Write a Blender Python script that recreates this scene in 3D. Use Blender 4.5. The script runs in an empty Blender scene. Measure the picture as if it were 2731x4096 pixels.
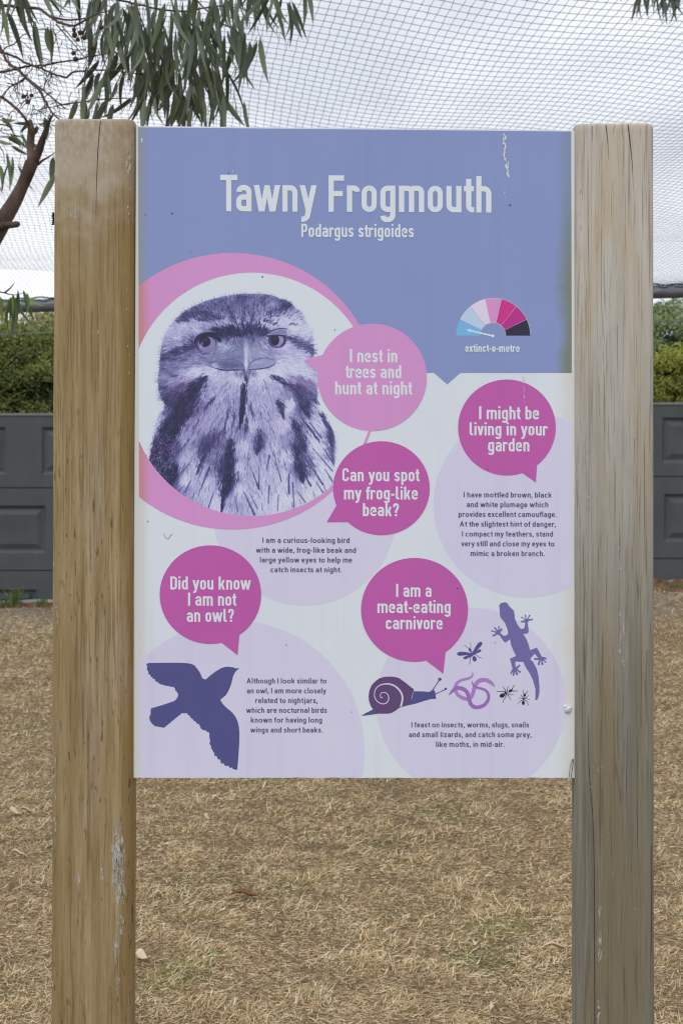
import bpy, bmesh, math, random
import numpy as np
from mathutils import Vector, noise as mnoise
from mathutils.geometry import tessellate_polygon
random.seed(7); rng = np.random.default_rng(11)
R = math.radians
scene = bpy.context.scene
COL = scene.collection
# ------------------------------------------------------------------ camera, sky, sun, exposure
F = 5689.0            # focal length in photograph pixels (50 mm on a 36 mm tall frame)
HY = 1933.0           # horizon row
CX = 1365.5
CAMZ = 1.5
cam = bpy.data.cameras.new('camera'); camo = bpy.data.objects.new('camera', cam); COL.objects.link(camo)
cam.sensor_fit = 'VERTICAL'; cam.sensor_height = 36; cam.sensor_width = 24; cam.lens = 50
cam.shift_y = -(2048 - HY) / 4096
camo.location = (0, 0, CAMZ); camo.rotation_euler = (R(90), 0, 0)
cam.clip_start = 0.05; cam.clip_end = 3000
cam.dof.use_dof = True; cam.dof.focus_distance = 2.3; cam.dof.aperture_fstop = 14
scene.camera = camo
scene.cycles.filter_width = 1.15

SUN_EL, SUN_AZ = 52.0, 215.0     # veiled sun behind the camera and to the left
W = bpy.data.worlds.new('World'); scene.world = W; W.use_nodes = True
nt = W.node_tree; nt.nodes.clear()
wo = nt.nodes.new('ShaderNodeOutputWorld'); bg = nt.nodes.new('ShaderNodeBackground')
sky = nt.nodes.new('ShaderNodeTexSky'); sky.sky_type = 'NISHITA'; sky.sun_disc = False
sky.sun_elevation = R(SUN_EL); sky.sun_rotation = R(SUN_AZ)
tc = nt.nodes.new('ShaderNodeTexCoord'); mp = nt.nodes.new('ShaderNodeMapping')
mp.inputs['Scale'].default_value = (1.0, 1.0, 2.2); mp.inputs['Location'].default_value = (1.3, 0.1, 0.42)
nz = nt.nodes.new('ShaderNodeTexNoise'); nz.inputs['Scale'].default_value = 3.2
nz.inputs['Detail'].default_value = 5; nz.inputs['Roughness'].default_value = 0.5
rp = nt.nodes.new('ShaderNodeValToRGB')
rp.color_ramp.elements[0].position = 0.33; rp.color_ramp.elements[0].color = (8.0, 8.4, 9.3, 1)
rp.color_ramp.elements[1].position = 0.53; rp.color_ramp.elements[1].color = (11.4, 11.6, 12.0, 1)
mx = nt.nodes.new('ShaderNodeMix'); mx.data_type = 'RGBA'; mx.inputs[0].default_value = 0.93
L = nt.links.new
L(tc.outputs['Generated'], mp.inputs['Vector']); L(mp.outputs[0], nz.inputs['Vector'])
L(nz.outputs[0], rp.inputs[0]); L(sky.outputs[0], mx.inputs[6]); L(rp.outputs[0], mx.inputs[7])
L(mx.outputs[2], bg.inputs[0]); bg.inputs[1].default_value = 0.1; L(bg.outputs[0], wo.inputs[0])
sl = bpy.data.lights.new('sun', 'SUN'); sl.energy = 1.1; sl.angle = R(14); sl.color = (1, 0.98, 0.95)
so = bpy.data.objects.new('sun', sl); COL.objects.link(so)
az = R(SUN_AZ); el = R(SUN_EL)
sd = Vector((math.sin(az) * math.cos(el), math.cos(az) * math.cos(el), math.sin(el)))
so.rotation_euler = sd.to_track_quat('Z', 'Y').to_euler()
so.location = (-3, -4, 8)
vs = scene.view_settings
vs.view_transform = 'Standard'; vs.look = 'None'; vs.exposure = 0.0; vs.gamma = 1; vs.use_curve_mapping = False

# ------------------------------------------------------------------ helpers
def lin(c):
    c = c / 255.0
    return c / 12.92 if c <= 0.04045 else ((c + 0.055) / 1.055) ** 2.4
WP = (0.64, 0.635, 0.605)
def alb(r, g, b, k=0.765):
    return tuple(max(0.004, min(0.92, lin(v) / w * k)) for v, w in zip((r, g, b), WP))
def at(x, y, D):                                   # photograph pixel at distance D -> world point
    return Vector(((x - CX) * D / F, D, CAMZ + (HY - y) * D / F))
def gpt(x, y):                                     # photograph pixel on the ground plane
    D = CAMZ * F / (y - HY); return Vector(((x - CX) * D / F, D, 0))

def tag(o, label=None, cat=None, group=None, kind=None):
    for k, v in (('label', label), ('category', cat), ('group', group), ('kind', kind)):
        if v: o[k] = v
    return o
def empty(name, loc):
    o = bpy.data.objects.new(name, None); COL.objects.link(o); o.location = loc; o.empty_display_size = .1
    bpy.context.view_layer.update(); return o
def wloc(o):
    v = Vector((0, 0, 0))
    while o is not None: v += o.location; o = o.parent
    return v
def mesh_obj(name, verts, faces, mats, parent=None, smooth=False, fmat=None, cols=None, loc=None, label=None):
    """verts in world coordinates; the object's origin sits at its parent's (or at loc)"""
    org = wloc(parent) if parent else Vector(loc or (0, 0, 0))
    V = np.asarray(verts, dtype=np.float64).reshape(-1, 3) - np.array(org)
    me = bpy.data.meshes.new(name)
    if isinstance(faces, np.ndarray):
        k = faces.shape[1]; n = len(faces)
        me.vertices.add(len(V)); me.vertices.foreach_set('co', V.astype(np.float32).ravel())
        me.loops.add(n * k); me.loops.foreach_set('vertex_index', faces.astype(np.int32).ravel())
        me.polygons.add(n); me.polygons.foreach_set('loop_start', np.arange(0, n * k, k, dtype=np.int32))
        me.update(calc_edges=True); me.validate()
    else:
        me.from_pydata(V.tolist(), [], faces); me.update()
    if not isinstance(mats, (list, tuple)): mats = [mats]
    for m in mats: me.materials.append(m)
    if fmat is not None: me.polygons.foreach_set('material_index', np.asarray(fmat, dtype=np.int32))
    if smooth: me.polygons.foreach_set('use_smooth', np.ones(len(me.polygons), dtype=bool))
    if cols is not None:
        at_ = me.color_attributes.new('tint', 'FLOAT_COLOR', 'POINT')
        c = np.ones((len(V), 4), dtype=np.float32); c[:, :3] = cols
        at_.data.foreach_set('color', c.ravel())
    o = bpy.data.objects.new(name, me); COL.objects.link(o)
    if parent: o.parent = parent
    else: o.location = org
    if label: o['label'] = label
    return o

class NT:
    """tiny material graph helper"""
    def __init__(s, name, rough=0.6, spec=0.3):
        s.m = bpy.data.materials.new(name); s.m.use_nodes = True
        s.t = s.m.node_tree; s.b = s.t.nodes['Principled BSDF']
        s.b.inputs['Roughness'].default_value = rough
        s.b.inputs['Specular IOR Level'].default_value = spec
    def n(s, ty, **kw):
        nd = s.t.nodes.new('ShaderNode' + ty)
        for k, v in kw.items():
            if k.startswith('_'): setattr(nd, k[1:], v)
            else: nd.inputs[k].default_value = v
        return nd
    def l(s, a, b): s.t.links.new(a, b)
    def coord(s): return s.n('TexCoord').outputs['Object']
    def noise(s, vec, scale=(1, 1, 1), S=1.0, detail=4, rough=0.55, loc=(0, 0, 0), dist=0.0):
        m = s.n('Mapping'); m.inputs['Scale'].default_value = scale; m.inputs['Location'].default_value = loc
        s.l(vec, m.inputs['Vector'])
        z = s.n('TexNoise', Scale=S, Detail=detail, Roughness=rough, Distortion=dist); s.l(m.outputs[0], z.inputs['Vector'])
        return z.outputs[0]
    def ramp(s, f, stops, const=False):
        r = s.n('ValToRGB'); e = r.color_ramp.elements
        while len(e) < len(stops): e.new(0.5)
        for q, (p, c) in zip(e, stops):
            q.position = p; q.color = (c, c, c, 1) if not isinstance(c, (tuple, list)) else (*c[:3], 1)
        s.l(f, r.inputs[0]); return r.outputs[0]
    def mix(s, f, a, b, mode='MIX'):
        m = s.n('Mix', _data_type='RGBA', _blend_type=mode)
        for i, v in ((0, f), (6, a), (7, b)):
            if hasattr(v, 'is_output'): s.l(v, m.inputs[i])
            else: m.inputs[i].default_value = v if i == 0 else (*v[:3], 1)
        return m.outputs[2]
    def math(s, op, a, b=0.0, c=0.0):
        m = s.n('Math', _operation=op)
        for i, v in enumerate((a, b, c)):
            if hasattr(v, 'is_output'): s.l(v, m.inputs[i])
            else: m.inputs[i].default_value = v
        return m.outputs[0]
    def rng(s, v, a, b, c=0.0, d=1.0, smooth=True):
        m = s.n('MapRange', _interpolation_type='SMOOTHSTEP' if smooth else 'LINEAR')
        s.l(v, m.inputs[0])
        for i, q in enumerate((a, b, c, d)): m.inputs[i + 1].default_value = q
        return m.outputs[0]
    def xyz(s, v):
        m = s.n('SeparateXYZ'); s.l(v, m.inputs[0]); return m.outputs
    def bump(s, h, strength=0.3, dist=0.002):
        m = s.n('Bump', Strength=strength, Distance=dist); s.l(h, m.inputs['Height']); s.l(m.outputs[0], s.b.inputs['Normal'])
    def color(s, c):
        if hasattr(c, 'is_output'): s.l(c, s.b.inputs['Base Color'])
        else: s.b.inputs['Base Color'].default_value = (*c[:3], 1)
        return s.m
    def attr(s): return s.n('Attribute', _attribute_name='tint').outputs['Color']

def smoothpath(pts, n=8):
    """Catmull-Rom through points of any dimension"""
    P = [np.array(p, float) for p in pts]; out = []
    if len(P) < 3: 
        return [P[0] + (P[-1] - P[0]) * t for t in np.linspace(0, 1, n + 1)]
    for i in range(len(P) - 1):
        a = P[i - 1] if i else 2 * P[0] - P[1]
        b, c = P[i], P[i + 1]
        d = P[i + 2] if i + 2 < len(P) else 2 * P[-1] - P[-2]
        for k in range(n):
            t = k / n
            out.append(.5 * (2 * b + (c - a) * t + (2 * a - 5 * b + 4 * c - d) * t * t + (3 * b - a - 3 * c + d) * t ** 3))
    out.append(P[-1]); return out
def tube(pts, rad, sides=7, cap=True):
    """returns verts, faces of a tube along 3-D points with radii"""
    P = [np.array(p, float) for p in pts]; V = []; Fc = []
    up = np.array((0.13, 0.97, 0.21))
    for i, p in enumerate(P):
        t = P[min(i + 1, len(P) - 1)] - P[max(i - 1, 0)]; t /= (np.linalg.norm(t) + 1e-9)
        u = np.cross(t, up); u /= (np.linalg.norm(u) + 1e-9); v = np.cross(t, u); up = -v
        r = rad[i] if hasattr(rad, '__len__') else rad
        for k in range(sides):
            a = 2 * math.pi * k / sides; V.append(p + (u * math.cos(a) + v * math.sin(a)) * r)
    for i in range(len(P) - 1):
        for k in range(sides):
            a, b = i * sides + k, i * sides + (k + 1) % sides
            Fc.append((a, b, b + sides, a + sides))
    if cap:
        Fc.append(tuple(range(sides))[::-1]); Fc.append(tuple((len(P) - 1) * sides + k for k in range(sides)))
    return V, Fc
def join(parts):
    V = []; Fc = []
    for v, f in parts:
        o = len(V); V.extend(v); Fc.extend(tuple(i + o for i in q) for q in f)
    return V, Fc
def boxmesh(x0, x1, y0, y1, z0, z1):
    V = [(x, y, z) for z in (z0, z1) for y in (y0, y1) for x in (x0, x1)]
    return V, [(0, 2, 3, 1), (4, 5, 7, 6), (0, 1, 5, 4), (2, 6, 7, 3), (0, 4, 6, 2), (1, 3, 7, 5)]

# ------------------------------------------------------------------ ground
def sstep(a, b, x):
    t = np.clip((np.asarray(x, float) - a) / (b - a), 0, 1); return t * t * (3 - 2 * t)
def gh(x, y):
    x = np.asarray(x, float); y = np.asarray(y, float)
    return (0.24 * sstep(1.2, 3.6, x) * sstep(12.5, 17.0, y) + 0.03 * sstep(-2, -3.6, x) * sstep(14, 17, y)
            + 0.012 * np.sin(x * 1.9 + y * .7) * np.sin(y * 1.3 + .4) + .008 * np.sin(x * 5.1 - y * 3.3))
g = NT('dry_soil', 0.95, 0.1); c = g.coord()
n1 = g.noise(c, (1, 1, 1), 1.3, 5); n2 = g.noise(c, (1, 1, 1), 38, 6, .7); n3 = g.noise(c, (1, 1, 1), 9, 4)
cc = g.mix(g.ramp(n2, [(.35, 0), (.65, 1)]), (.085, .06, .036), (.30, .215, .12))
cc = g.mix(g.ramp(n1, [(.52, 0), (.66, .6)]), cc, (.09, .085, .035))
yy = g.xyz(c)[1]
pale = g.math('MULTIPLY', g.rng(yy, 13.4, 16.2), g.ramp(n3, [(.42, 0), (.6, 1)]))
cc = g.mix(g.math('MULTIPLY', pale, .75), cc, (.30, .27, .25))
g.color(cc); g.bump(n2, .6, .02); M_soil = g.m
def grid(xs, ys):
    X, Y = np.meshgrid(xs, ys); Z = gh(X, Y)
    V = np.stack([X, Y, Z], -1).reshape(-1, 3); nx, ny = len(xs), len(ys)
    i = (np.arange(ny - 1)[:, None] * nx + np.arange(nx - 1)[None]).ravel()
    return V, np.stack([i, i + 1, i + nx + 1, i + nx], 1)
xs = np.concatenate([[-1500, -400, -100, -40], np.linspace(-12, 12, 160), [40, 100, 400, 1500]])
ys = np.concatenate([[-800, -100, -20], np.linspace(-4, 24, 190), [60, 200, 800, 2500]])
V, Fc = grid(xs, ys)
tag(mesh_obj('ground', V, Fc, M_soil, smooth=True), kind='structure')

# dry grass: curled blades lying every way, thinner with distance
def grass(N):
    D = 3.2 * (18.5 / 3.2) ** (rng.random(N) ** 1.35)
    X = (rng.random(N) * 2 - 1) * (0.30 * D + 0.55)
    X += rng.normal(0, .01, N)
    keep = (D < 17.0) & ~((D > 8.5) & (np.abs(X) < .17 * D))
    # bare patches near the fence
    bare = sstep(14.3, 16.0, D) * (0.55 + .45 * np.sin(X * 3.1 + D * 2.3))
    keep &= rng.random(N) > bare * .93
    D, X = D[keep], X[keep]; n = len(D)
    tuft = np.array([mnoise.noise(Vector((x * 5.5, d * 5.5, 0))) for x, d in zip(X, D)])
    big = np.array([mnoise.noise(Vector((x * 1.1 + 4, d * 1.1, 3))) for x, d in zip(X, D)])
    mid = np.array([mnoise.noise(Vector((x * 3.0 + 9, d * 3.0, 7))) for x, d in zip(X, D)])
    kp = rng.random(n) < np.clip(.93 + .9 * tuft, .5, 1); D, X, tuft, big, mid = D[kp], X[kp], tuft[kp], big[kp], mid[kp]; n = len(D)
    ang = rng.normal(0, .75, n) + tuft * 3.2 + big * 4.0 + np.where(rng.random(n) < .5, 0, np.pi)
    ln = np.where(rng.random(n) < .05, rng.uniform(.045, .075, n), rng.uniform(.014, .038, n)) * (1 + .35 * tuft) * (1 + .04 * (D - 4).clip(0))
    tilt = np.clip(rng.normal(62, 17, n) - 14 * tuft, 12, 88) * np.pi / 180
    wd = rng.uniform(.0016, .0034, n) * (1 + .13 * (D - 4).clip(0))
    dx, dy = np.cos(ang), np.sin(ang); px, py = -dy, dx
    tw = rng.normal(0, .9, n)                     # curl in plan
    seg = 4; P = np.zeros((n, seg, 3)); P[:, 0] = np.stack([X, D, gh(X, D) - .004 + .012 * (tuft > 0) * tuft], 1)
    a = tilt.copy(); hd = ang.copy()
    for k in range(1, seg):
        st = ln / (seg - 1)
        P[:, k, 0] = P[:, k - 1, 0] + np.sin(a) * np.cos(hd) * st
        P[:, k, 1] = P[:, k - 1, 1] + np.sin(a) * np.sin(hd) * st
        P[:, k, 2] = P[:, k - 1, 2] + np.cos(a) * st
        a = a + rng.normal(.25, .3, n); hd = hd + tw * .45
    P[:, :, 2] = np.maximum(P[:, :, 2], gh(P[:, :, 0], P[:, :, 1]) + .002)
    wk = np.array([.8, 1.0, .75, .12])
    roll = rng.random(n) * np.pi
    side = np.stack([-np.sin(hd) * np.cos(roll * .5), np.cos(hd) * np.cos(roll * .5), np.sin(roll * .5) * .6], 1)
    V = np.zeros((n, seg, 2, 3))
    for k in range(seg):
        V[:, k, 0] = P[:, k] - side * (wd * wk[k] * .5)[:, None]; V[:, k, 1] = P[:, k] + side * (wd * wk[k] * .5)[:, None]
    base = (np.arange(n) * seg * 2)[:, None]
    Fq = np.concatenate([np.stack([base[:, 0] + 2 * k, base[:, 0] + 2 * k + 1, base[:, 0] + 2 * k + 3, base[:, 0] + 2 * k + 2], 1) for k in range(seg - 1)])
    straw = np.array((.67, .52, .315)); pale = np.array((.78, .67, .48)); brown = np.array((.46, .325, .185)); green = np.array((.20, .235, .075))
    r = rng.random(n)
    Cc = np.where((r < .45)[:, None], straw, np.where((r < .60)[:, None], pale, brown))
    gm = rng.random(n) < np.clip(.04 + .25 * (big - .08) + .9 * (mid - .22), .03, .55)
    Cc = np.where(gm[:, None], green, Cc) * rng.uniform(.75, 1.2, n)[:, None]
    Cc = Cc * (1 + .22 * tuft + .20 * mid + .10 * big)[:, None]
    Cc = np.repeat(np.clip(Cc, 0, .8)[:, None], seg * 2, 1).reshape(-1, 3)
    return V.reshape(-1, 3), Fq, Cc
m = NT('dry_grass', .75, .15); m.color(m.attr()); M_grass = m.m
V, Fc, Cc = grass(480000)
tag(mesh_obj('dry_grass', V, Fc, M_grass, cols=Cc), kind='stuff')

# ------------------------------------------------------------------ the sign
DS = 2.3; LAY = .00009
sign = empty('information_sign', (0, DS, 0))
tag(sign, 'tall purple and pink bird information sign between two weathered timber posts', 'information sign')
def SP(x, y, layer=0.0):
    y = y + .0097 * (1 - (y - 510) / 2600) * (x - 1420) * .55 if layer >= 6 else y
    return ((x - CX) * DS / F, DS - layer * LAY, CAMZ + (HY - y) * DS / F)

def wood(name, seed, warm):
    w = NT(name, .82, .18); c = w.coord(); x, y, z = w.xyz(c)
    n1 = w.noise(c, (60, 60, 4.2), 1, 8, .75, (seed, seed, seed))
    n2 = w.noise(c, (11, 11, 1.1), 1, 5, .6, (seed * 2, 0, seed), .5)
    nl = w.noise(c, (300, 300, 7), 1, 4, .65, (seed, 3, 1))
    nf = w.noise(c, (230, 230, 40), 1, 1, .5, (seed, 1, 9)); nfb = w.noise(c, (20, 20, 5), 1, 2, .5, (seed, 4, 4))
    ns = w.noise(c, (240, 240, 60), 1, 6, .7, (4, seed, 2))
    nsb = w.noise(c, (26, 26, 4.5), 1, 5, .6, (9, seed, 5))
    nb = w.noise(c, (16, 16, 16), 1, 5, .6, (1, seed, 7))
    if warm:
        col = w.mix(w.ramp(n1, [(.34, 0), (.66, 1)]), (.23, .158, .072), (.455, .35, .205))
        nv = w.noise(c, (34, 34, .4), 1, 3, .5, (seed, 6, 2)); col = w.mix(w.ramp(nv, [(.40, .75), (.60, 0)]), col, (.235, .165, .075)); col = w.mix(w.rng(x, -.362, -.348), col, (.25, .165, .065))
        col = w.mix(w.ramp(n2, [(.46, 0), (.62, .6)]), col, (.29, .205, .09))
        col = w.mix(w.ramp(n2, [(.34, .8), (.46, 0)]), col, (.41, .35, .265))
        col = w.mix(w.ramp(nl, [(.53, 0), (.63, .6)]), col, (.15, .10, .045))
        fleck = w.math('MULTIPLY', w.ramp(nf, [(.64, 0), (.70, .9)]), w.math('MULTIPLY', w.rng(z, 1.75, 1.45), w.ramp(nfb, [(.42, 0), (.58, 1)])))
        col = w.mix(w.math('MULTIPLY', fleck, .75), col, (.06, .05, .03))
        topm = w.math('ADD', w.rng(z, 1.88, 2.06, 0, 1), w.math('MULTIPLY', w.math('SUBTRACT', nb, .5), w.rng(z, 1.78, 1.95, 0, 2.2)))
        topm = w.math('MULTIPLY', topm, w.rng(x, -.345, -.40, .5, 1.05))
        topm = w.math('MINIMUM', w.math('MAXIMUM', topm, 0), .85)
        col = w.mix(topm, col, (.50, .45, .37))
        tone = w.rng(z, 1.95, 2.08); nd = w.noise(c, (150, 150, 70), 1, 8, .78, (4, seed, 2)); drk = w.math('MULTIPLY', w.math('MULTIPLY', tone, w.ramp(nd, [(.38, .8), (.58, 0)])), .75)
        col = w.mix(drk, col, (.26, .19, .11))
    else:
        top = w.rng(z, .9, 2.0)  # paler upwards: weathering plus brighter sky light, both painted into the colour
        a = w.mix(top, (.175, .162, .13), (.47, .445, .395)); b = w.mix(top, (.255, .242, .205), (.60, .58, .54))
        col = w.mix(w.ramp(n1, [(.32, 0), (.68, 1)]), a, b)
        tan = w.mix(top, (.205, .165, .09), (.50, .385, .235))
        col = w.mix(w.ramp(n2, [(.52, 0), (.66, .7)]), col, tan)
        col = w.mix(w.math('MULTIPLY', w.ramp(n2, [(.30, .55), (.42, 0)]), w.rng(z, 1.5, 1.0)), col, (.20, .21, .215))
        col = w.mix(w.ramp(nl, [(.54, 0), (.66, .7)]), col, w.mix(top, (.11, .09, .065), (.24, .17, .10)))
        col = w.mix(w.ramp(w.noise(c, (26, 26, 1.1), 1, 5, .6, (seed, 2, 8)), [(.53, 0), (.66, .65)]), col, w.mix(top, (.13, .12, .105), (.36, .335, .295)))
        nc = w.noise(c, (48, 48, .5), 1, 2, .4, (seed, 7, 3))
        ln = w.math('ABSOLUTE', w.math('SUBTRACT', nc, .53))
        col = w.mix(w.ramp(ln, [(.0, .55), (.008, 0)]), col, (.10, .075, .05))
        sc = w.math('MULTIPLY', w.ramp(ns, [(.62, 0), (.70, 1)]), w.ramp(nsb, [(.55, 0), (.66, 1)]))
        col = w.mix(w.math('MULTIPLY', sc, .6), col, (.70, .69, .66))
    w.color(col)
    h = w.math('ADD', w.math('MULTIPLY', n1, .5), w.math('MULTIPLY', nl, .6))
    w.bump(h, .7, .002)
    return w.m
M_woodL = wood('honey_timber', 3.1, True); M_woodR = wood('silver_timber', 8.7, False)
m = NT('crack', .9, .05); M_crack = m.color((.045, .035, .025))
m = NT('paint_scuff', .6, .3); c = m.coord()
m.color(m.mix(m.ramp(m.noise(c, (90, 90, 30), 1, 6), [(.4, 0), (.6, 1)]), (.42, .40, .35), (.60, .60, .58))); M_scuff = m.m
m.l(m.ramp(m.noise(c, (330, 330, 75), 1, 6, .75), [(.45, 0), (.57, .75)]), m.b.inputs['Alpha'])

PF, PD = 2.291, .046          # post front plane and depth
def ribbon_px(pts, ws, D, lift=0.0):
    """flat strip along photograph pixels on the plane at distance D"""
    P = smoothpath([(p[0], p[1]) for p in pts], 5); n = len(P)
    wv = np.interp(np.linspace(0, 1, n), np.linspace(0, 1, len(ws)), ws) if hasattr(ws, '__len__') else [ws] * n
    V = []
    for i, p in enumerate(P):
        t = P[min(i + 1, n - 1)] - P[max(i - 1, 0)]; t = t / (np.linalg.norm(t) + 1e-9); q = np.array((-t[1], t[0])) * wv[i] * .5
        for s in (-1, 1):
            v = at(*(p + s * q), D); V.append((v.x, v.y - lift, v.z))
    return V, [(2 * i, 2 * i + 1, 2 * i + 3, 2 * i + 2) for i in range(n - 1)]
def post(top, bot, ytop, mat, seed, label, cracks, scuffs, chips):
    rc = .0125; xs0, xs1 = top; xb0, xb1 = bot; yb = HY + CAMZ * F / DS + 60
    nlev = 90; rows = []
    zt = CAMZ + (HY - ytop) * DS / F
    def ring(xl, xr, z, ins, jz):
        out = []
        yf, ybk = PF + ins, PF + PD - ins; xl, xr = xl + ins, xr - ins
        for cx, cy, a0 in ((xr - rc, yf + rc, -90), (xr - rc, ybk - rc, 0), (xl + rc, ybk - rc, 90), (xl + rc, yf + rc, 180)):
            for k in range(6):
                a = R(a0 + 90 * k / 5); px, py = cx + rc * math.cos(a), cy + rc * math.sin(a)
                nn = mnoise.noise(Vector((px * 30 + seed, py * 30, z * 2.2))) * .0005 + mnoise.noise(Vector((px * 9 + seed, py * 9, z * 9))) * .0004
                dz = jz * (mnoise.noise(Vector((px * 75 + seed, py * 30, 5))) + .6 * mnoise.noise(Vector((px * 190, py * 60, seed))))
                out.append((px + nn, py + nn, z + dz))
            # extra points along flats
        return out
    def fill(r):      # subdivide the flats so that noise can act on them
        out = []
        n = len(r)
        for i in range(n):
            a, b = np.array(r[i]), np.array(r[(i + 1) % n]); out.append(tuple(a))
            if i % 6 == 5:
                k = 14
                for j in range(1, k): out.append(tuple(a + (b - a) * j / k))
        return out
    V = []; Fc = []; fm = []; N = None
    zb = -.05
    levels = [zb + (zt - .012 - zb) * i / nlev for i in range(nlev + 1)]
    spec = [(z, 0.0, 0.0) for z in levels] + [(zt - .005, .0003, .3), (zt - .002, .0012, .7), (zt - .0005, .0028, 1), (zt, .005, 1)]
    for z, ins, jf in spec:
        t = (zt - z) / (zt - 0.0)
        xl = (xs0 + (xb0 - xs0) * t - CX) * DS / F; xr = (xs1 + (xb1 - xs1) * t - CX) * DS / F
        r = fill(ring(xl, xr, z, ins, chips * jf)); N = len(r); V.extend(r)
    for i in range(len(spec) - 1):
        for k in range(N):
            a, b = i * N + k, i * N + (k + 1) % N; Fc.append((a, b, b + N, a + N)); fm.append(0)
    c0 = len(V); V.append(tuple(np.mean(np.array(V[-N:]), axis=0)))
    for k in range(N): Fc.append((c0 - N + k, c0 - N + (k + 1) % N, c0)); fm.append(0)
    for pts, ws in cracks:
        v, f = ribbon_px(pts, ws, PF, .0006); o = len(V); V.extend(v); Fc.extend(tuple(i + o for i in q) for q in f); fm.extend([1] * len(f))
    rs = random.Random(int(seed * 100))
    for (x0, y0, x1, y1, n, sz) in scuffs:          # flakes of old paint
        for _ in range(n):
            px, py = rs.uniform(x0, x1), rs.uniform(y0, y1); a = rs.uniform(sz * .6, sz * 1.5); b = a * rs.uniform(1.6, 4.5)
            k = rs.randint(6, 9); th = rs.uniform(-.25, .25)
            pl = []
            for j in range(k):
                q = 2 * math.pi * j / k; rr = rs.uniform(.45, 1.1)
                ex, ey = a * rr * math.cos(q), b * rr * math.sin(q)
                pl.append((px + ex * math.cos(th) - ey * math.sin(th), py + ex * math.sin(th) + ey * math.cos(th)))
            o = len(V)
            lf = rs.uniform(.0005, .0008)
            for q in pl:
                v = at(*q, PF); V.append((v.x, v.y - lf, v.z))
            Fc.append(tuple(range(o, o + k))); fm.append(2)
    ob = mesh_obj('timber_post', V, Fc, [mat, M_crack, M_scuff], sign, fmat=fm, label=label)
    sm = np.zeros(len(Fc), bool); sm[:(len(spec) - 1) * N] = True; ob.data.polygons.foreach_set('use_smooth', sm)
    return ob
post((219, 541), (200, 531), 479, M_woodL, 3.3, 'honey brown timber post with dark flecks',
     [([(403, 484), (396, 560), (392, 620), (389, 690), (386, 780), (385, 900)], [2.6, 2.4, 2.4, 2.0, 1.5, .5]),
      ([(253, 490), (256, 530)], [1.4, .4])],
     [(505, 600, 520, 700, 9, 5), (512, 700, 520, 900, 6, 3), (215, 2980, 228, 3320, 14, 4), (207, 3250, 214, 3800, 14, 2.2),
      (455, 3310, 490, 3560, 22, 14), (460, 3560, 490, 3960, 14, 9), (228, 2380, 236, 2520, 8, 4), (214, 2100, 222, 2400, 8, 3),
      (206, 3800, 216, 4090, 10, 3), (270, 820, 310, 870, 14, 4), (300, 3507, 330, 3518, 3, 6), (380, 3490, 410, 3500, 3, 6),
      (360, 1320, 400, 1350, 6, 2.5), (508, 1150, 520, 1500, 9, 3)], .0004)
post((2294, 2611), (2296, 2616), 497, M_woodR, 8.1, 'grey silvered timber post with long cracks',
     [([(2421, 500), (2428, 560), (2432, 640)], [3, 2, .4]), ([(2509, 497), (2518, 570), (2526, 650), (2531, 760)], [3.4, 3, 2, .4]),
      ([(2366, 503), (2367, 570)], [1.6, .5]), ([(2484, 500), (2490, 560)], [1.6, .4]), ([(2455, 500), (2450, 540)], [1.2, .3]),
      ([(2352, 2860), (2354, 3070), (2368, 3260), (2374, 3450), (2376, 3800), (2377, 4200)], [.8, 2.2, 1.8, 2.4, 2.8, 2.4]),
      ([(2293, 3112), (2292, 3270)], [3, .6]), ([(2604, 3380), (2603, 3650), (2606, 3850)], [1.8, 2.4, .6]),
      ([(2507, 2900), (2504, 3100), (2500, 3220)], [.5, 1.4, .4]), ([(2545, 2950), (2547, 3300), (2550, 3500)], [.5, 1.3, .4]),
      ([(2577, 1700), (2575, 2000), (2578, 2300)], [.5, 1.3, .4]), ([(2560, 2350), (2562, 2700), (2561, 2900)], [.5, 1.6, .5]),
      ([(2406, 3150), (2407, 3300)], [1.2, .3]), ([(2585, 2600), (2584, 2900)], [1.4, .4]),
      ([(2405, 900), (2402, 1100), (2408, 1350)], [.5, 1.2, .4]), ([(2350, 900), (2356, 1200)], [1.0, .4]),
      ([(2468, 1300), (2466, 1500)], [.9, .4]), ([(2535, 1750), (2532, 1950)], [.9, .4])],
     [(2388, 3610, 2402, 3830, 20, 5), (2388, 4000, 2397, 4090, 7, 4), (2476, 2420, 2492, 2680, 22, 5), (2466, 2140, 2480, 2290, 12, 4),
      (2340, 1950, 2352, 2060, 8, 4), (2330, 1720, 2350, 1850, 6, 3), (2355, 3000, 2420, 3160, 12, 2), (2310, 700, 2325, 1500, 16, 3)], .0024)

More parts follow.
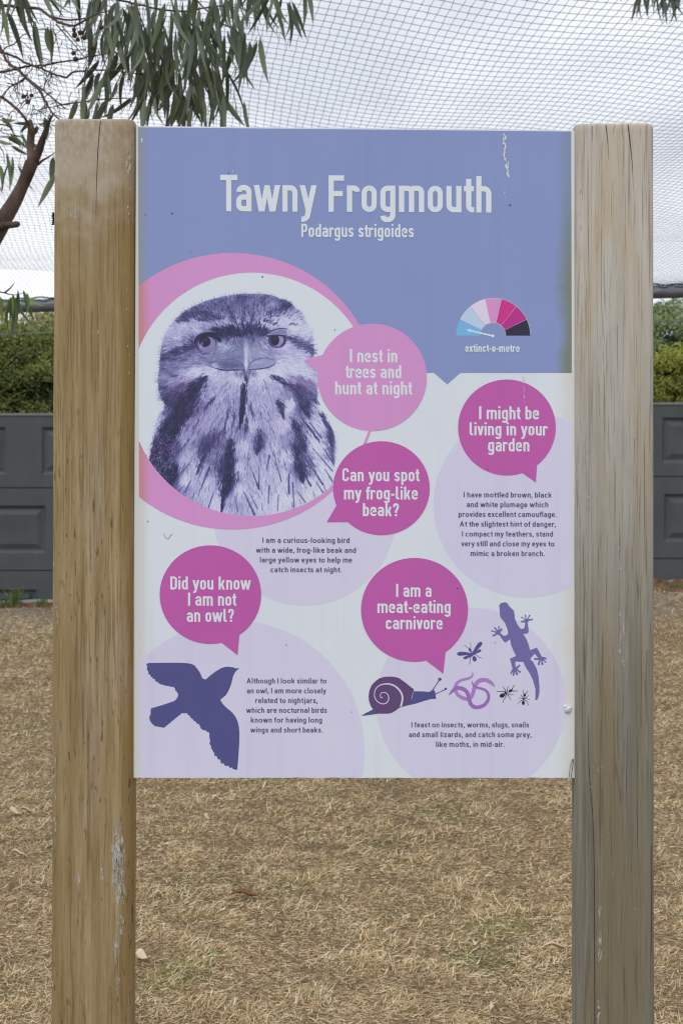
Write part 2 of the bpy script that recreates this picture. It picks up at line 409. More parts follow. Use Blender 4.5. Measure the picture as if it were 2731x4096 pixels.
# printed panel
def edgeL(y): return 553 + 8 * (y - 510) / 2600
EDGER = 2285.0
def printm(name, col, edge=None, gloss=.34):
    w = NT(name, gloss, .38); c = w.coord()
    n = w.noise(c, (1, 1, 1), 3.2, 3); s = w.noise(c, (1, 1, .5), 300, 3, .6)
    base = w.mix(w.ramp(n, [(.3, 0), (.7, 1)]), tuple(v * .965 for v in col), tuple(min(.9, v * 1.03) for v in col))
    base = w.mix(w.ramp(s, [(.755, 0), (.79, .55)]), base, tuple(v * .45 for v in col))
    st = w.noise(c, (38, 1, 1.1), 1, 5, .6, (2, 0, 5)); base = w.mix(w.ramp(st, [(.52, 0), (.72, .16)]), base, tuple(v * .55 + .06 for v in col))
    if edge:
        x, y, z = w.xyz(c); nn = w.noise(c, (1, 1, 1), 14, 4)
        xl, xr = (556 - CX) * DS / F, (2284 - CX) * DS / F
        if edge[0]:
            f = w.math('MULTIPLY', w.rng(x, xl, xl + .022, 1, 0), .8); base = w.mix(f, base, edge[0])
        if edge[1]:
            xx = w.math('ADD', x, w.math('MULTIPLY', w.math('SUBTRACT', nn, .5), .035))
            f = w.math('MULTIPLY', w.rng(xx, xr - .028, xr - .002), w.rng(z, 2.03, 1.80, .35, 1)); f = w.math('MULTIPLY', f, .85)
            base = w.mix(f, base, edge[1])
    w.color(base); return w.m
M_white = printm('sign_white', alb(207, 214, 225), ((.66, .66, .64), (.72, .71, .70)))
M_blue = printm('sign_blue', alb(127, 142, 187), ((.29, .33, .38), (.19, .235, .12)))
M_pink = printm('sign_pink', alb(200, 141, 193), ((.62, .25, .20), None))
M_mag = printm('sign_magenta', alb(181, 88, 161))
M_lilac = printm('sign_lilac', alb(201, 199, 221))
M_navy = printm('sign_navy', alb(72, 66, 110))
M_birdsil = printm('sign_indigo', alb(79, 80, 131))
M_gecko = printm('sign_violet', alb(108, 104, 158))
M_shell = printm('sign_plum', alb(93, 70, 113))
M_worm1 = printm('sign_mauve', alb(164, 125, 189)); M_worm2 = printm('sign_purple', alb(148, 108, 178))
M_ant = printm('sign_black', alb(40, 36, 58))
M_letter = printm('sign_letter_white', alb(208, 216, 228))
M_edge = NT('panel_edge', .5, .3).color((.42, .42, .42))

def clip(poly, fn):
    out = []; n = len(poly)
    for i in range(n):
        a, b = poly[i], poly[(i + 1) % n]; da, db = fn(*a), fn(*b)
        if da >= 0: out.append(a)
        if (da >= 0) != (db >= 0):
            t = da / (da - db); out.append((a[0] + (b[0] - a[0]) * t, a[1] + (b[1] - a[1]) * t))
    return out
def clip_print(poly):
    for fn in (lambda x, y: x - edgeL(y), lambda x, y: EDGER - x + 0.0, lambda x, y: 3108 - y, lambda x, y: y - (509 + .0097 * (x - 553))):
        poly = clip(poly, fn)
        if len(poly) < 3: return []
    return poly
def flat(polys, layer, name, mat, parent, label=None):
    V = []; Fc = []; k = 0
    for poly in polys:
        lay = layer + k * .02; k += 1
        o = len(V); pts = [SP(x, y, lay) for x, y in poly]; V.extend(pts)
        for t in tessellate_polygon([[Vector((p[0], p[2], 0)) for p in pts]]):
            a, b, c = (Vector(pts[i]) for i in t)
            Fc.append(tuple(o + i for i in (t if (b - a).cross(c - a).y < 0 else t[::-1])))
    return mesh_obj(name, V, Fc, mat, parent, label=label)
def ell(cx, cy, rx, ry, n=96, rot=0.0):
    c, s = math.cos(rot), math.sin(rot)
    return [(cx + rx * math.cos(2 * math.pi * i / n) * c - ry * math.sin(2 * math.pi * i / n) * s,
             cy + rx * math.cos(2 * math.pi * i / n) * s + ry * math.sin(2 * math.pi * i / n) * c) for i in range(n)]
def stroke(pts, ws, n=6):
    P = smoothpath(pts, n); m_ = len(P)
    wv = np.interp(np.linspace(0, 1, m_), np.linspace(0, 1, len(ws)), ws) if hasattr(ws, '__len__') else [ws] * m_
    out = []
    for i, p in enumerate(P):
        t = P[min(i + 1, m_ - 1)] - P[max(i - 1, 0)]; t = t / (np.linalg.norm(t) + 1e-9); q = np.array((-t[1], t[0])) * wv[i] * .5
        out.append((p - q, p + q))
    return [[tuple(out[i][0]), tuple(out[i][1]), tuple(out[i + 1][1]), tuple(out[i + 1][0])] for i in range(m_ - 1)]
def tr(pts, ox, oy, s): return [(ox + x * s, oy + y * s) for x, y in pts]

# the board itself
PT = [(546, 504), (2296, 521), (2297, 3111), (532, 3111)]
bm = bmesh.new()
rb = random.Random(5); ring_ = []
for i in range(4):
    a, b = PT[i], PT[(i + 1) % 4]
    for k in range(40):
        t = k / 40; j = rb.uniform(-1.2, 1.2) if i in (0, 2) and rb.random() < .5 else 0
        ring_.append((a[0] + (b[0] - a[0]) * t, a[1] + (b[1] - a[1]) * t + j))
fr = [bm.verts.new(SP(x, y)) for x, y in ring_]
bk = [bm.verts.new((v.co.x, v.co.y + .006, v.co.z)) for v in fr]
bm.faces.new(fr); bm.faces.new(bk[::-1])
n = len(fr); side = [bm.faces.new((fr[i], bk[i], bk[(i + 1) % n], fr[(i + 1) % n])) for i in range(n)]
for f in side: f.material_index = 1
bmesh.ops.recalc_face_normals(bm, faces=bm.faces)
bm.verts.ensure_lookup_table()
Vv = [tuple(v.co) for v in bm.verts]; Ff = [tuple(v.index for v in f.verts) for f in bm.faces]; Fm = [f.material_index for f in bm.faces]
bm.verts.index_update(); Ff = [tuple(v.index for v in f.verts) for f in bm.faces]; bm.free()
panel = mesh_obj('sign_panel', Vv, Ff, [M_white, M_edge], sign, fmat=Fm, label='white printed sign panel')

hd = [(553, 509), (2283, 526), (2285, 1492), (1840.6, 1492), (1787.6, 1538), (1735, 1492), (556, 1492)]
flat([hd], 1, 'header_field', M_blue, panel)
for i, (cx, cy, r) in enumerate([(1219, 2057, 365), (2105, 2018, 372), (939, 3001, 518), (1883, 2810, 378)]):
    flat([clip_print(ell(cx, cy, r, r, 160))], 1.4 + i * .1, 'lilac_circle', M_lilac, panel)

# pink ring round the bird picture
inn, out_ = ell(1007.5, 1577.6, 487, 487, 240), ell(930, 1565, 577, 553, 240)
# match outer points to the inner ones by direction from the inner centre
def on_outer(ax, ay):
    d = np.array((ax - 1007.5, ay - 1577.6)); d /= np.linalg.norm(d); lo, hi = 300, 900
    for _ in range(40):
        md = (lo + hi) / 2; x, y = 1007.5 + d[0] * md, 1577.6 + d[1] * md
        if ((x - 930) / 577) ** 2 + ((y - 1565) / 553) ** 2 < 1: lo = md
        else: hi = md
    return (1007.5 + d[0] * lo, 1577.6 + d[1] * lo)
outm = [on_outer(*p) for p in inn]
quads = []
for i in range(240):
    j = (i + 1) % 240; q = clip_print([inn[i], inn[j], outm[j], outm[i]])
    if len(q) >= 3: quads.append(q)
V = []; Fc = []
for q in quads:
    o = len(V); V.extend(SP(x, y, 4) for x, y in q); Fc.append(tuple(range(o, o + len(q))))
mesh_obj('pink_ring', V, Fc, M_pink, panel)

# ---- the bird portrait: painted feather by feather on a fine mesh, printed ink colours
def portrait():
    X0, Y0, stp = 556.0, 1086.0, 2.0; NX, NY = 470, 492
    def zc(p): return ((p[0] * .8712 - X0) / stp, (1000 + p[1] * .8712 - Y0) / stp)       # crop coordinates -> raster cells
    T = np.full((NY, NX), 1.0); A = np.zeros((NY, NX)); WM = np.zeros((NY, NX)); BL = np.zeros((NY, NX))
    QS = NX / 1568.0
    def q(p): return (p[0] * QS, p[1] * QS)                     # close-up crop coordinates -> raster cells
    outline = [(70,1250),(90,1170),(105,1090),(115,1020),(130,960),(168,915),(172,885),(150,850),(132,790),(126,720),(138,640),(142,560),(152,500),(162,450),(177,410),(197,370),(237,330),(267,300),(310,262),(380,226),(450,196),(540,171),(620,156),(700,149),(780,147),(850,152),(910,165),(932,180),(985,190),(1018,215),(1040,245),(1088,268),(1108,312),(1132,360),(1158,410),(1163,470),(1168,530),(1163,575),(1180,640),(1190,690),(1194,760),(1188,800),(1188,850),(1182,890),(1215,930),(1245,980),(1280,1030),(1300,1080),(1308,1140),(1300,1200),(1302,1280),(1300,1360),(1330,1450),(1250,1640),(700,1680),(200,1600),(40,1300)]
    O = np.array([q(p) for p in outline])
    gx, gy = np.meshgrid(np.arange(NX), np.arange(NY))
    ins = np.zeros((NY, NX), bool)
    for i in range(len(O)):
        (xa, ya), (xb, yb) = O[i], O[(i + 1) % len(O)]
        cond = ((ya > gy) != (yb > gy)); xi = (xb - xa) * (gy - ya) / ((yb - ya) if abs(yb - ya) > 1e-9 else 1e-9) + xa
        ins ^= cond & (gx < xi)
    cp = [(1100,230,.35),(1000,250,.38),(1200,225,.38),(900,290,.33),(850,312,.28),(1300,240,.33),(1250,275,.6),(1150,268,.45),(1050,280,.42),(950,300,.38),(1060,215,.5),(1180,210,.5),
     (790,365,.72),(850,350,.82),(900,342,.75),(950,348,.6),(1250,310,.72),(1300,335,.8),(1350,355,.92),(1200,322,.68),(1400,380,.85),(1100,322,.6),(1030,325,.62),(1000,340,.5),(1150,335,.55),
     (990,378,.13),(1060,372,.1),(1100,385,.2),(1150,372,.2),(1200,378,.22),(1030,390,.14),(1160,400,.35),(1060,420,.4),(1010,450,.7),(1090,440,.5),(1190,440,.65),
     (870,432,.18),(810,462,.25),(770,420,.68),(757,480,.38),(820,400,.75),(860,405,.55),(770,450,.35),(800,425,.6),
     (860,490,.48),(800,515,.4),(910,505,.5),(770,560,.45),(850,575,.78),(900,560,.85),(770,620,.38),(820,620,.48),(950,575,.8),(860,530,.55),(800,590,.6),
     (1000,580,.78),(1080,575,.8),(1200,570,.85),(1280,560,.88),(1340,555,.88),(1400,560,.8),(1440,600,.7),(930,520,.55),
     (1330,450,.72),(1360,430,.35),(1400,450,.5),(1430,470,.45),(1380,490,.8),(1320,500,.75),(1330,400,.7),(1380,410,.7),(1420,420,.6),
     (890,630,.1),(850,690,.04),(830,730,.06),(800,780,.1),(775,800,.18),(740,765,.6),(760,740,.4),(735,820,.5),(780,690,.2),(800,650,.3),
     (760,880,.12),(730,930,.12),(780,940,.2),(740,990,.2),(800,1040,.15),(770,1020,.3),(800,900,.3),(720,890,.3),
     (1330,615,.42),(1380,645,.28),(1400,715,.15),(1340,590,.6),(1420,640,.45),(1445,720,.75),(1290,590,.75),(1430,690,.4),
     (950,650,.66),(1000,700,.66),(1050,650,.66),(1090,700,.58),(1200,700,.7),(1250,650,.7),(1310,720,.8),(1150,800,.75),(1050,800,.66),(950,800,.66),(900,850,.58),(860,880,.62),(955,880,.22),(920,920,.42),(990,880,.4),(1035,960,.3),(1050,1000,.12),(1045,1080,.14),(1120,900,.78),(1180,960,.66),(1250,900,.76),(1300,800,.8),(1345,830,.5),(1370,910,.2),(1380,990,.22),(1400,1020,.35),(1450,900,.92),(1500,1000,.96),(1470,800,.82),(1512,850,.35),(1520,930,.42),(1190,890,.4),(1290,700,.5),(1000,930,.5),(1110,820,.5),
     (900,1000,.75),(850,1050,.82),(950,1080,.82),(1000,1150,.85),(1100,1100,.82),(1200,1050,.75),(1200,1150,.8),(1300,1050,.82),(1300,1150,.88),(1450,1100,.98),(850,960,.72),(880,930,.65),(1100,1000,.8),(1320,950,.82),(1250,980,.75),(1420,1060,.85)]
    C = np.array(cp); cxr = (C[:, 0] * .8712 - X0) / stp; cyr = (1000 + C[:, 1] * .8712 - Y0) / stp
    num = np.zeros((NY, NX)); den = np.zeros((NY, NX)) + 1e-9
    for x, y, t in zip(cxr, cyr, C[:, 2]):
        d2 = (gx - x) ** 2 + (gy - y) ** 2; w = 1 / (d2 + 14) ** 1.6; num += w * t; den += w
    T0 = np.clip((num / den - .52) * 1.22 + .545, 0, 1)
    def put(mask_sl, al, t):
        T[mask_sl] = T[mask_sl] * (1 - al) + t * al; A[mask_sl] = np.maximum(A[mask_sl], al)
    def seg(x0, y0, x1, y1, w0, w1, t, op=1.0):
        mw = max(w0, w1) + 1.5
        xa, xb = int(max(0, min(x0, x1) - mw)), int(min(NX, max(x0, x1) + mw + 1)); ya, yb = int(max(0, min(y0, y1) - mw)), int(min(NY, max(y0, y1) + mw + 1))
        if xa >= xb or ya >= yb: return
        sl = np.s_[ya:yb, xa:xb]; px, py = gx[sl] - x0, gy[sl] - y0; dx, dy = x1 - x0, y1 - y0; LL = dx * dx + dy * dy + 1e-9
        u = np.clip((px * dx + py * dy) / LL, 0, 1); d = np.hypot(px - u * dx, py - u * dy); wd = w0 + (w1 - w0) * u
        put(sl, np.clip(wd * .5 + .5 - d, 0, 1) * op, t)
    # base
    A[ins] = 1; T[ins] = T0[ins]
    BX, BY = zc((1130, 480))
    r2 = np.random.default_rng(3)
    ys_, xs_ = np.nonzero(ins)
    def direc(x, y):
        dx, dy = x - BX, y - BY
        if dy > 0: dx *= .62 if dy > 60 else .9
        return math.atan2(dy, dx)
    for _r in range(17000):
        i = r2.integers(len(ys_)); x, y = xs_[i], ys_[i]; a = direc(x, y) + r2.normal(0, .22)
        crown = y < BY - 35
        ln = r2.uniform(3, 8) if crown else r2.uniform(5, 14)
        t = float(np.clip(T0[y, x] + r2.normal(0, .17 if crown else .15), 0, 1))
        w_ = r2.uniform(.7, 1.8)
        seg(x, y, x + math.cos(a) * ln, y + math.sin(a) * ln, w_, w_ * .35, t, r2.uniform(.45, .9))
    # loose feather tips past the outline
    for i in range(len(O) - 6):
        (xa, ya), (xb, yb) = O[i], O[(i + 1) % len(O)]
        top = ya < BY - 105
        for k in range(int(math.hypot(xb - xa, yb - ya) * 1.1)):
            u = r2.random(); x, y = xa + (xb - xa) * u, ya + (yb - ya) * u; a = direc(x, y) + r2.normal(0, .3) + (.5 if x < BX else -.5) * (0 if top else 1)
            ln = r2.uniform(.5, 2.5) if top else r2.uniform(1, 6) + 7 * (r2.random() < .12)
            ix, iy = int(np.clip(x + (4 if x < BX else -4), 0, NX - 1)), int(np.clip(y, 0, NY - 1))
            seg(x - math.cos(a) * 3, y - math.sin(a) * 3, x + math.cos(a) * ln, y + math.sin(a) * ln, 1.6, .2, float(np.clip(T0[iy, ix] + r2.normal(0, .15) + .1, 0, 1)), r2.uniform(.25, .7))
    def patch(pts, ws, t, n, ln=(5, 12), jit=.28, op=.85, tj=.06):
        P = np.array(smoothpath([q(p) for p in pts], 8)); m_ = len(P); wv = np.interp(np.linspace(0, 1, m_), np.linspace(0, 1, len(ws)), ws) * QS
        for _ in range(n):
            i = r2.integers(m_); x, y = P[i] + r2.normal(0, .30, 2) * wv[i] + r2.normal(0, .12 * len(pts) * ln[1] * .3, 2) * (r2.random() < .35); an = direc(x, y) + r2.normal(0, jit); l_ = r2.uniform(*ln)
            x -= math.cos(an) * l_ * .5; y -= math.sin(an) * l_ * .5
            seg(x, y, x + math.cos(an) * l_, y + math.sin(an) * l_, r2.uniform(1.0, 2.2), .4, float(np.clip(t + r2.normal(0, tj), 0, 1)), op)
    # pale bands first
    patch([(250,352),(390,340),(520,355),(600,332)], [40, 38, 34, 34], .74, 110)
    patch([(190,430),(260,415),(350,400),(390,385)], [55, 55, 40, 22], .78, 130); patch([(170,520),(250,480),(330,470)], [30, 40, 30], .72, 70)
    patch([(780,385),(850,362),(960,335),(1080,365),(1135,430)], [50, 70, 80, 80, 50], .9, 330)
    patch([(330,690),(400,665),(470,650),(560,672),(650,672)], [40, 45, 35, 30, 25], .88, 170); patch([(760,665),(870,682),(960,640),(1060,640),(1140,690)], [25, 40, 70, 80, 50], .93, 260)
    patch([(980,500),(1050,530),(1140,580)], [50, 70, 40], .82, 130); patch([(240,630),(330,600),(420,590)], [50, 60, 40], .58, 120); patch([(160,700),(230,740),(300,700)], [50, 60, 50], .62, 120)
    patch([(640,330),(680,350),(730,330)], [40, 40, 40], .85, 80); patch([(900,460),(560,470)] if False else [(570,470),(620,450),(660,440)], [40, 40, 30], .6, 60)
    patch([(1150,1000),(1200,1150),(1230,1300),(1220,1400)], [120, 160, 160, 120], .95, 420, (3, 9)); patch([(700,1180),(740,1300),(900,1420)], [120, 150, 150], .82, 200, (4, 9)); patch([(330,1220),(420,1400),(500,1480)], [120, 150, 120], .8, 220, (4, 9))
    patch([(980,930),(1010,900),(1020,870)], [60, 60, 40], .93, 90); patch([(300,1120),(330,1060),(380,1000)], [70, 90, 70], .68, 120)
    patch([(150,930),(130,1000),(115,1070)], [22, 26, 18], .85, 50)
    # dark patches
    patch([(300,300),(420,280),(500,300)], [40, 50, 30], .18, 120, (3, 7)); patch([(860,285),(940,250),(1020,222)], [45, 60, 25], .16, 150, (3, 8)); patch([(700,170),(690,350)], [24, 24], .25, 70, (3, 7)); patch([(600,230),(640,350)], [24, 20], .25, 60, (3, 7)); patch([(560,300),(480,318),(400,320)], [24, 20, 16], .15, 70, (3, 7)); patch([(780,250),(740,340)], [20, 14], .3, 40, (3, 7))
    patch([(840,320),(900,345),(925,352)], [14, 20, 10], .15, 40, (3, 7)); patch([(1010,350),(1060,350)], [10, 8], .3, 14, (3, 7)); patch([(250,330),(300,322)], [14, 10], .25, 20)
    patch([(500,400),(580,400),(650,400),(720,378),(790,385),(850,395)], [40, 90, 110, 95, 80, 36], .08, 560, (4, 9)); patch([(560,440),(600,460)], [40, 20], .2, 40); patch([(790,430),(760,460)], [40, 20], .3, 50)
    patch([(395,470),(300,515),(200,560),(150,590)], [55, 45, 34, 12], .2, 190); patch([(985,440),(1060,462),(1130,500),(1168,545)], [20, 50, 45, 12], .28, 150)
    patch([(180,560),(260,600),(340,560)], [20, 24, 16], .35, 60); patch([(140,630),(200,680),(240,700)], [20, 26, 16], .35, 60); patch([(420,560),(470,600)], [30, 30], .4, 50)
    patch([(440,715),(385,775),(335,865),(285,940),(245,1010),(215,1080)], [30, 85, 110, 110, 85, 60], .08, 700, (5, 13), .28, .8, .07); patch([(260,800),(210,880)], [50, 40], .2, 90); patch([(300,760),(230,790)], [40, 30], .3, 60)
    patch([(205,1000),(150,1100),(110,1200),(150,1310),(190,1380)], [50, 70, 70, 90, 70], .1, 520); patch([(250,1060),(195,1160),(180,1250)], [30, 40, 40], .03, 170); patch([(240,1300),(225,1360),(212,1420)], [36, 46, 30], .05, 110)
    for _ in range(170):
        x, y = q((r2.uniform(85, 230), r2.uniform(1080, 1370))); seg(x, y, x + r2.uniform(-1, 2), y + r2.uniform(1, 3), 1.1, .5, .8, .7) if ins[int(min(y, NY - 1)), int(x)] else None
    patch([(530,1090),(455,1150),(425,1205)], [70, 95, 60], .22, 240); patch([(462,1170),(420,1270),(388,1345)], [45, 26, 8], .18, 110); patch([(330,1130),(250,1230),(200,1262)], [10, 10, 8], .3, 50)
    patch([(612,1150),(602,1260),(596,1360),(600,1400)], [50, 70, 84, 80], .09, 430, (5, 13), .28, .8, .07); patch([(596,1410),(568,1500),(550,1600)], [70, 40, 8], .08, 190, (5, 11), .25, .95)
    patch([(712,672),(716,735)], [18, 22], .15, 60); patch([(702,760),(696,870),(686,960),(674,1035)], [40, 36, 26, 6], .06, 240, (6, 12), .12, .95, .03); patch([(716,1000),(712,1072)], [24, 20], .25, 60)
    patch([(812,1085),(802,1160),(788,1215)], [52, 44, 10], .2, 150); patch([(1030,1000),(1080,1090),(1108,1190)], [36, 66, 16], .15, 220, (5, 13), .28, .75, .08); patch([(1048,1170),(1056,1260),(1076,1340),(1092,1405)], [44, 52, 46, 12], .14, 210, (5, 13), .28, .75, .08)
    patch([(890,700),(1000,762),(1070,830),(1108,900),(1130,965)], [16, 44, 56, 46, 12], .16, 280, (5, 13), .28, .75, .08); patch([(1060,770),(1130,820),(1195,880)], [40, 44, 8], .3, 160); patch([(930,870),(950,920),(962,970)], [36, 36, 10], .18, 100); patch([(1100,1000),(1200,1130)], [16, 8], .25, 50)
    patch([(1225,960),(1270,1060),(1292,1165)], [26, 38, 22], .22, 170); patch([(1292,1170),(1296,1270)], [26, 18], .35, 70); patch([(1080,720),(1170,760)], [40, 40], .5, 80)
    patch([(500,850),(440,920)], [22, 8], .25, 40); patch([(600,915),(565,1090)], [16, 5], .25, 50); patch([(745,890),(760,960)], [22, 8], .35, 40); patch([(640,950),(625,1030)], [14, 5], .3, 30)
    K = [(400,990,350,1100,12,3,.25),(480,1060,440,1110,8,3,.3),(560,980,500,1080,6,3,.35),(350,1260,280,1350,4,12,.25),(470,1310,395,1490,16,6,.22),(430,1300,390,1400,10,4,.3),(350,1390,310,1470,5,12,.25),(500,1470,465,1570,5,12,.22),(730,1210,722,1360,6,4,.35),(755,1330,800,1450,5,14,.2),(800,1300,800,1440,4,10,.25),(870,1230,850,1320,14,5,.25),(900,1190,920,1330,5,4,.35),(915,1270,950,1400,5,10,.3),(1000,1350,1000,1480,8,16,.22),(1025,1410,1035,1570,10,6,.22),(870,1430,862,1550,12,5,.25),(930,1490,925,1590,8,5,.28),(700,1470,770,1620,6,16,.25),(740,1480,790,1580,5,10,.28),(1120,1220,1170,1300,5,12,.25),(1090,1330,1145,1430,8,14,.2),(1145,1290,1225,1420,6,14,.22),(1160,1180,1290,1330,5,10,.28),(1140,1010,1215,1110,6,12,.25),(1050,1460,1110,1540,5,9,.3),(1180,1400,1230,1480,5,9,.28),(830,720,880,850,4,3,.35),(870,1140,900,1230,5,3,.3),(940,1090,1000,1250,4,3,.35),(420,820,350,900,4,3,.35),(860,1000,900,1080,5,3,.35),(660,1110,640,1160,5,3,.35),(300,1430,260,1470,4,9,.25),(640,1500,660,1600,4,8,.3),(1230,1180,1300,1290,4,8,.3),(560,1060,590,1150,4,6,.35),(1240,1320,1290,1400,5,8,.25)]
    for x0, y0, x1, y1, w0, w1, t in K:
        (a, b), (c_, d) = q((x0, y0)), q((x1, y1)); seg(a, b, c_, d, w0 * QS, w1 * QS, t, .85)
        for _ in range(6):
            u = r2.random(); x, y = a + (c_ - a) * u, b + (d - b) * u; an = math.atan2(d - b, c_ - a) + r2.choice((-.4, .4)); seg(x, y, x + math.cos(an) * 4, y + math.sin(an) * 4, .9, .3, t + .1, .6)
    def poly(pts, t, soft=1.0, op=1.0, arr=None):
        Pq = np.array([q(p) for p in smoothpath(list(pts) + [pts[0]], 5)]); xa, ya = np.floor(Pq.min(0) - 2).astype(int); xb, yb = np.ceil(Pq.max(0) + 3).astype(int)
        sx, sy = np.meshgrid(np.arange(xa, xb), np.arange(ya, yb)); cov = np.zeros(sx.shape)
        for ox in (-.25, .25):
            for oy in (-.25, .25):
                ii = np.zeros(sx.shape, bool)
                for i in range(len(Pq)):
                    (x0, y0), (x1, y1) = Pq[i], Pq[(i + 1) % len(Pq)]
                    cnd = ((y0 > sy + oy) != (y1 > sy + oy)); ii ^= cnd & (sx + ox < (x1 - x0) * (sy + oy - y0) / ((y1 - y0) if abs(y1 - y0) > 1e-9 else 1e-9) + x0)
                cov += ii * .25
        for _ in range(int(soft)):
            cp_ = np.pad(cov, 1, mode='edge'); cov = (cp_[:-2, 1:-1] + cp_[2:, 1:-1] + cp_[1:-1, :-2] + cp_[1:-1, 2:] + 2 * cov) / 6
        sl = np.s_[ya:yb, xa:xb]
        if arr is None: T[sl] = T[sl] * (1 - cov * op) + t * cov * op
        else: arr[sl] = np.maximum(arr[sl], cov * op)
    def blob(cx, cy, rx, ry, t, op=1.0, rot=0.0, soft=1.0, arr=None, val=1.0):
        a, b = q((cx, cy)); rx, ry = rx * QS, ry * QS
        dx, dy = gx - a, gy - b; c_, s_ = math.cos(rot), math.sin(rot); u, v = dx * c_ + dy * s_, -dx * s_ + dy * c_
        d = np.sqrt((u / rx) ** 2 + (v / ry) ** 2); al = np.clip((1 - d) * min(rx, ry) / soft + .5, 0, 1) * op
        if arr is None: T[:] = T * (1 - al) + t * al
        else: arr[:] = arr * (1 - al) + val * al
    def pl(pts, w, t, op=.9):
        P = smoothpath([q(p) for p in pts], 5); n_ = len(P)
        wv = np.interp(np.linspace(0, 1, n_), np.linspace(0, 1, len(w)), w) if hasattr(w, '__len__') else [w] * n_
        for i in range(n_ - 1): seg(P[i][0], P[i][1], P[i + 1][0], P[i + 1][1], wv[i] * QS, wv[i + 1] * QS, t, op)
    # beak
    bill = [(640,462),(690,440),(770,470),(850,512),(905,560),(918,600),(880,592),(830,578),(780,584),(742,612),(716,658),(696,612),(650,592),(560,588),(480,602),(436,606),(470,552),(530,502),(590,480)]
    poly(bill, .58, 7, .6); poly(bill, 1, 6, .8, BL)
    blob(800, 545, 80, 24, .70, .6, .35, 7); blob(560, 545, 90, 26, .5, .7, -.25, 7); blob(640, 570, 60, 14, .42, .6, .1, 5); blob(690, 480, 34, 30, .42, .6, .2, 6); blob(715, 560, 12, 90, .92, .8, -.05, 4); blob(738, 560, 9, 66, .84, .5, -.25, 4); blob(712, 630, 9, 34, .97, .8, 0, 3)
    for _ in range(150):
        x, y = q((r2.uniform(520, 900), r2.uniform(470, 600))); an = direc(x, y) + r2.normal(0, .3)
        if BL[int(y), int(x)] > .5: seg(x, y, x + math.cos(an) * 4, y + math.sin(an) * 4, 1.1, .5, float(np.clip(T[int(y), int(x)] + r2.normal(0, .14), 0, 1)), .6)
    lobeL = [(450,606),(520,594),(600,588),(660,598),(690,622),(708,656),(640,657),(560,656),(500,638)]; lobeR = [(728,652),(745,612),(785,590),(835,582),(890,590),(914,604),(888,630),(830,648),(770,654)]
    poly(lobeL, .42, 3, .7); poly(lobeR, .58, 3, .7); poly(lobeL, 1, 2, .6, BL); poly(lobeR, 1, 2, .6, BL)
    blob(510, 628, 26, 14, .88, .8, .3, 4); blob(790, 606, 40, 9, .82, .7, -.2, 4); blob(860, 612, 40, 14, .68, .6, 0, 5); blob(610, 625, 70, 18, .27, .6, .05, 6)
    pl([(440,606),(520,592),(600,585),(660,595),(690,615),(706,648)], [2, 3, 3, 4, 5, 4], .2, .75); pl([(728,648),(745,610),(790,584),(850,578),(905,592)], [5, 5, 4, 3, 3], .2, .75)
    pl([(500,642),(560,658),(640,657),(706,657)], [4, 8, 8, 5], .05, .95); pl([(724,657),(780,653),(850,643),(890,628),(915,608)], [5, 7, 7, 5, 2], .07, .95)
    pl([(440,612),(470,632),(500,643)], [2, 4, 4], .2, .8); pl([(640,470),(655,500),(690,520)], 3, .3, .6)
    for _ in range(230):          # bristles over the beak base
        x, y = q((r2.uniform(480, 640), r2.uniform(440, 530))); l_ = r2.uniform(5, 12); seg(x, y, x - l_ * .72, y + l_, 1.0, .4, r2.choice([.2, .45, .85, .92]), .55)
        x, y = q((r2.uniform(770, 870), r2.uniform(430, 500))); l_ = r2.uniform(4, 9); seg(x, y, x + l_ * .6, y + l_, .9, .4, r2.choice([.3, .5, .85, .92]), .5)
        x, y = q((r2.uniform(640, 780), r2.uniform(650, 690))); an = direc(x, y) + r2.normal(0, .2); seg(x, y, x + math.cos(an) * 8, y + math.sin(an) * 8, .9, .4, r2.choice([.2, .4, .85]), .5)
    for _ in range(150):
        x, y = q((r2.uniform(260, 1260), r2.uniform(820, 1560))); an = direc(x, y) + r2.normal(0, .12); l_ = r2.uniform(6, 16)
        if 0 <= int(y) < NY and 0 <= int(x) < NX and ins[int(y), int(x)]: seg(x, y, x + math.cos(an) * l_, y + math.sin(an) * l_, .8, r2.uniform(1.2, 2.6), r2.uniform(.2, .4), .7)
    for _ in range(260):
        x, y = q((r2.uniform(300, 1080), r2.uniform(170, 330))); an = direc(x, y) + r2.normal(0, .2)
        if ins[int(y), int(x)]: seg(x, y, x + math.cos(an) * 5, y + math.sin(an) * 5, r2.uniform(1, 2.4), .5, r2.uniform(.1, .3), .7)
    # a last pass of hair-fine feather strokes breaks up every tone
    for _ in range(12000):
        i = r2.integers(len(ys_)); x, y = xs_[i], ys_[i]
        if BL[y, x] > .35 and r2.random() < .55: continue
        an = direc(x, y) + r2.normal(0, .2); l_ = r2.uniform(3, 9); t = float(np.clip(T[y, x] + r2.choice([-.26, -.16, .14, .24]) + r2.normal(0, .05) - (.06 if y < BY - 70 else 0), 0, 1))
        seg(x, y, x + math.cos(an) * l_, y + math.sin(an) * l_, .9, .3, t, r2.uniform(.35, .7))
    # eyes
    blob(447, 474, 74, 66, .14, .75, .15, 4); blob(453, 486, 58, 52, .56, 1, .15, 1.6); blob(470, 520, 40, 14, .5, .6, -.3, 4); blob(440, 468, 39, 36, 0, 1, 0, 1.2); blob(446, 456, 20, 10, .18, .8, 0, 3); blob(418, 490, 8, 24, .75, .6, .3, 2)
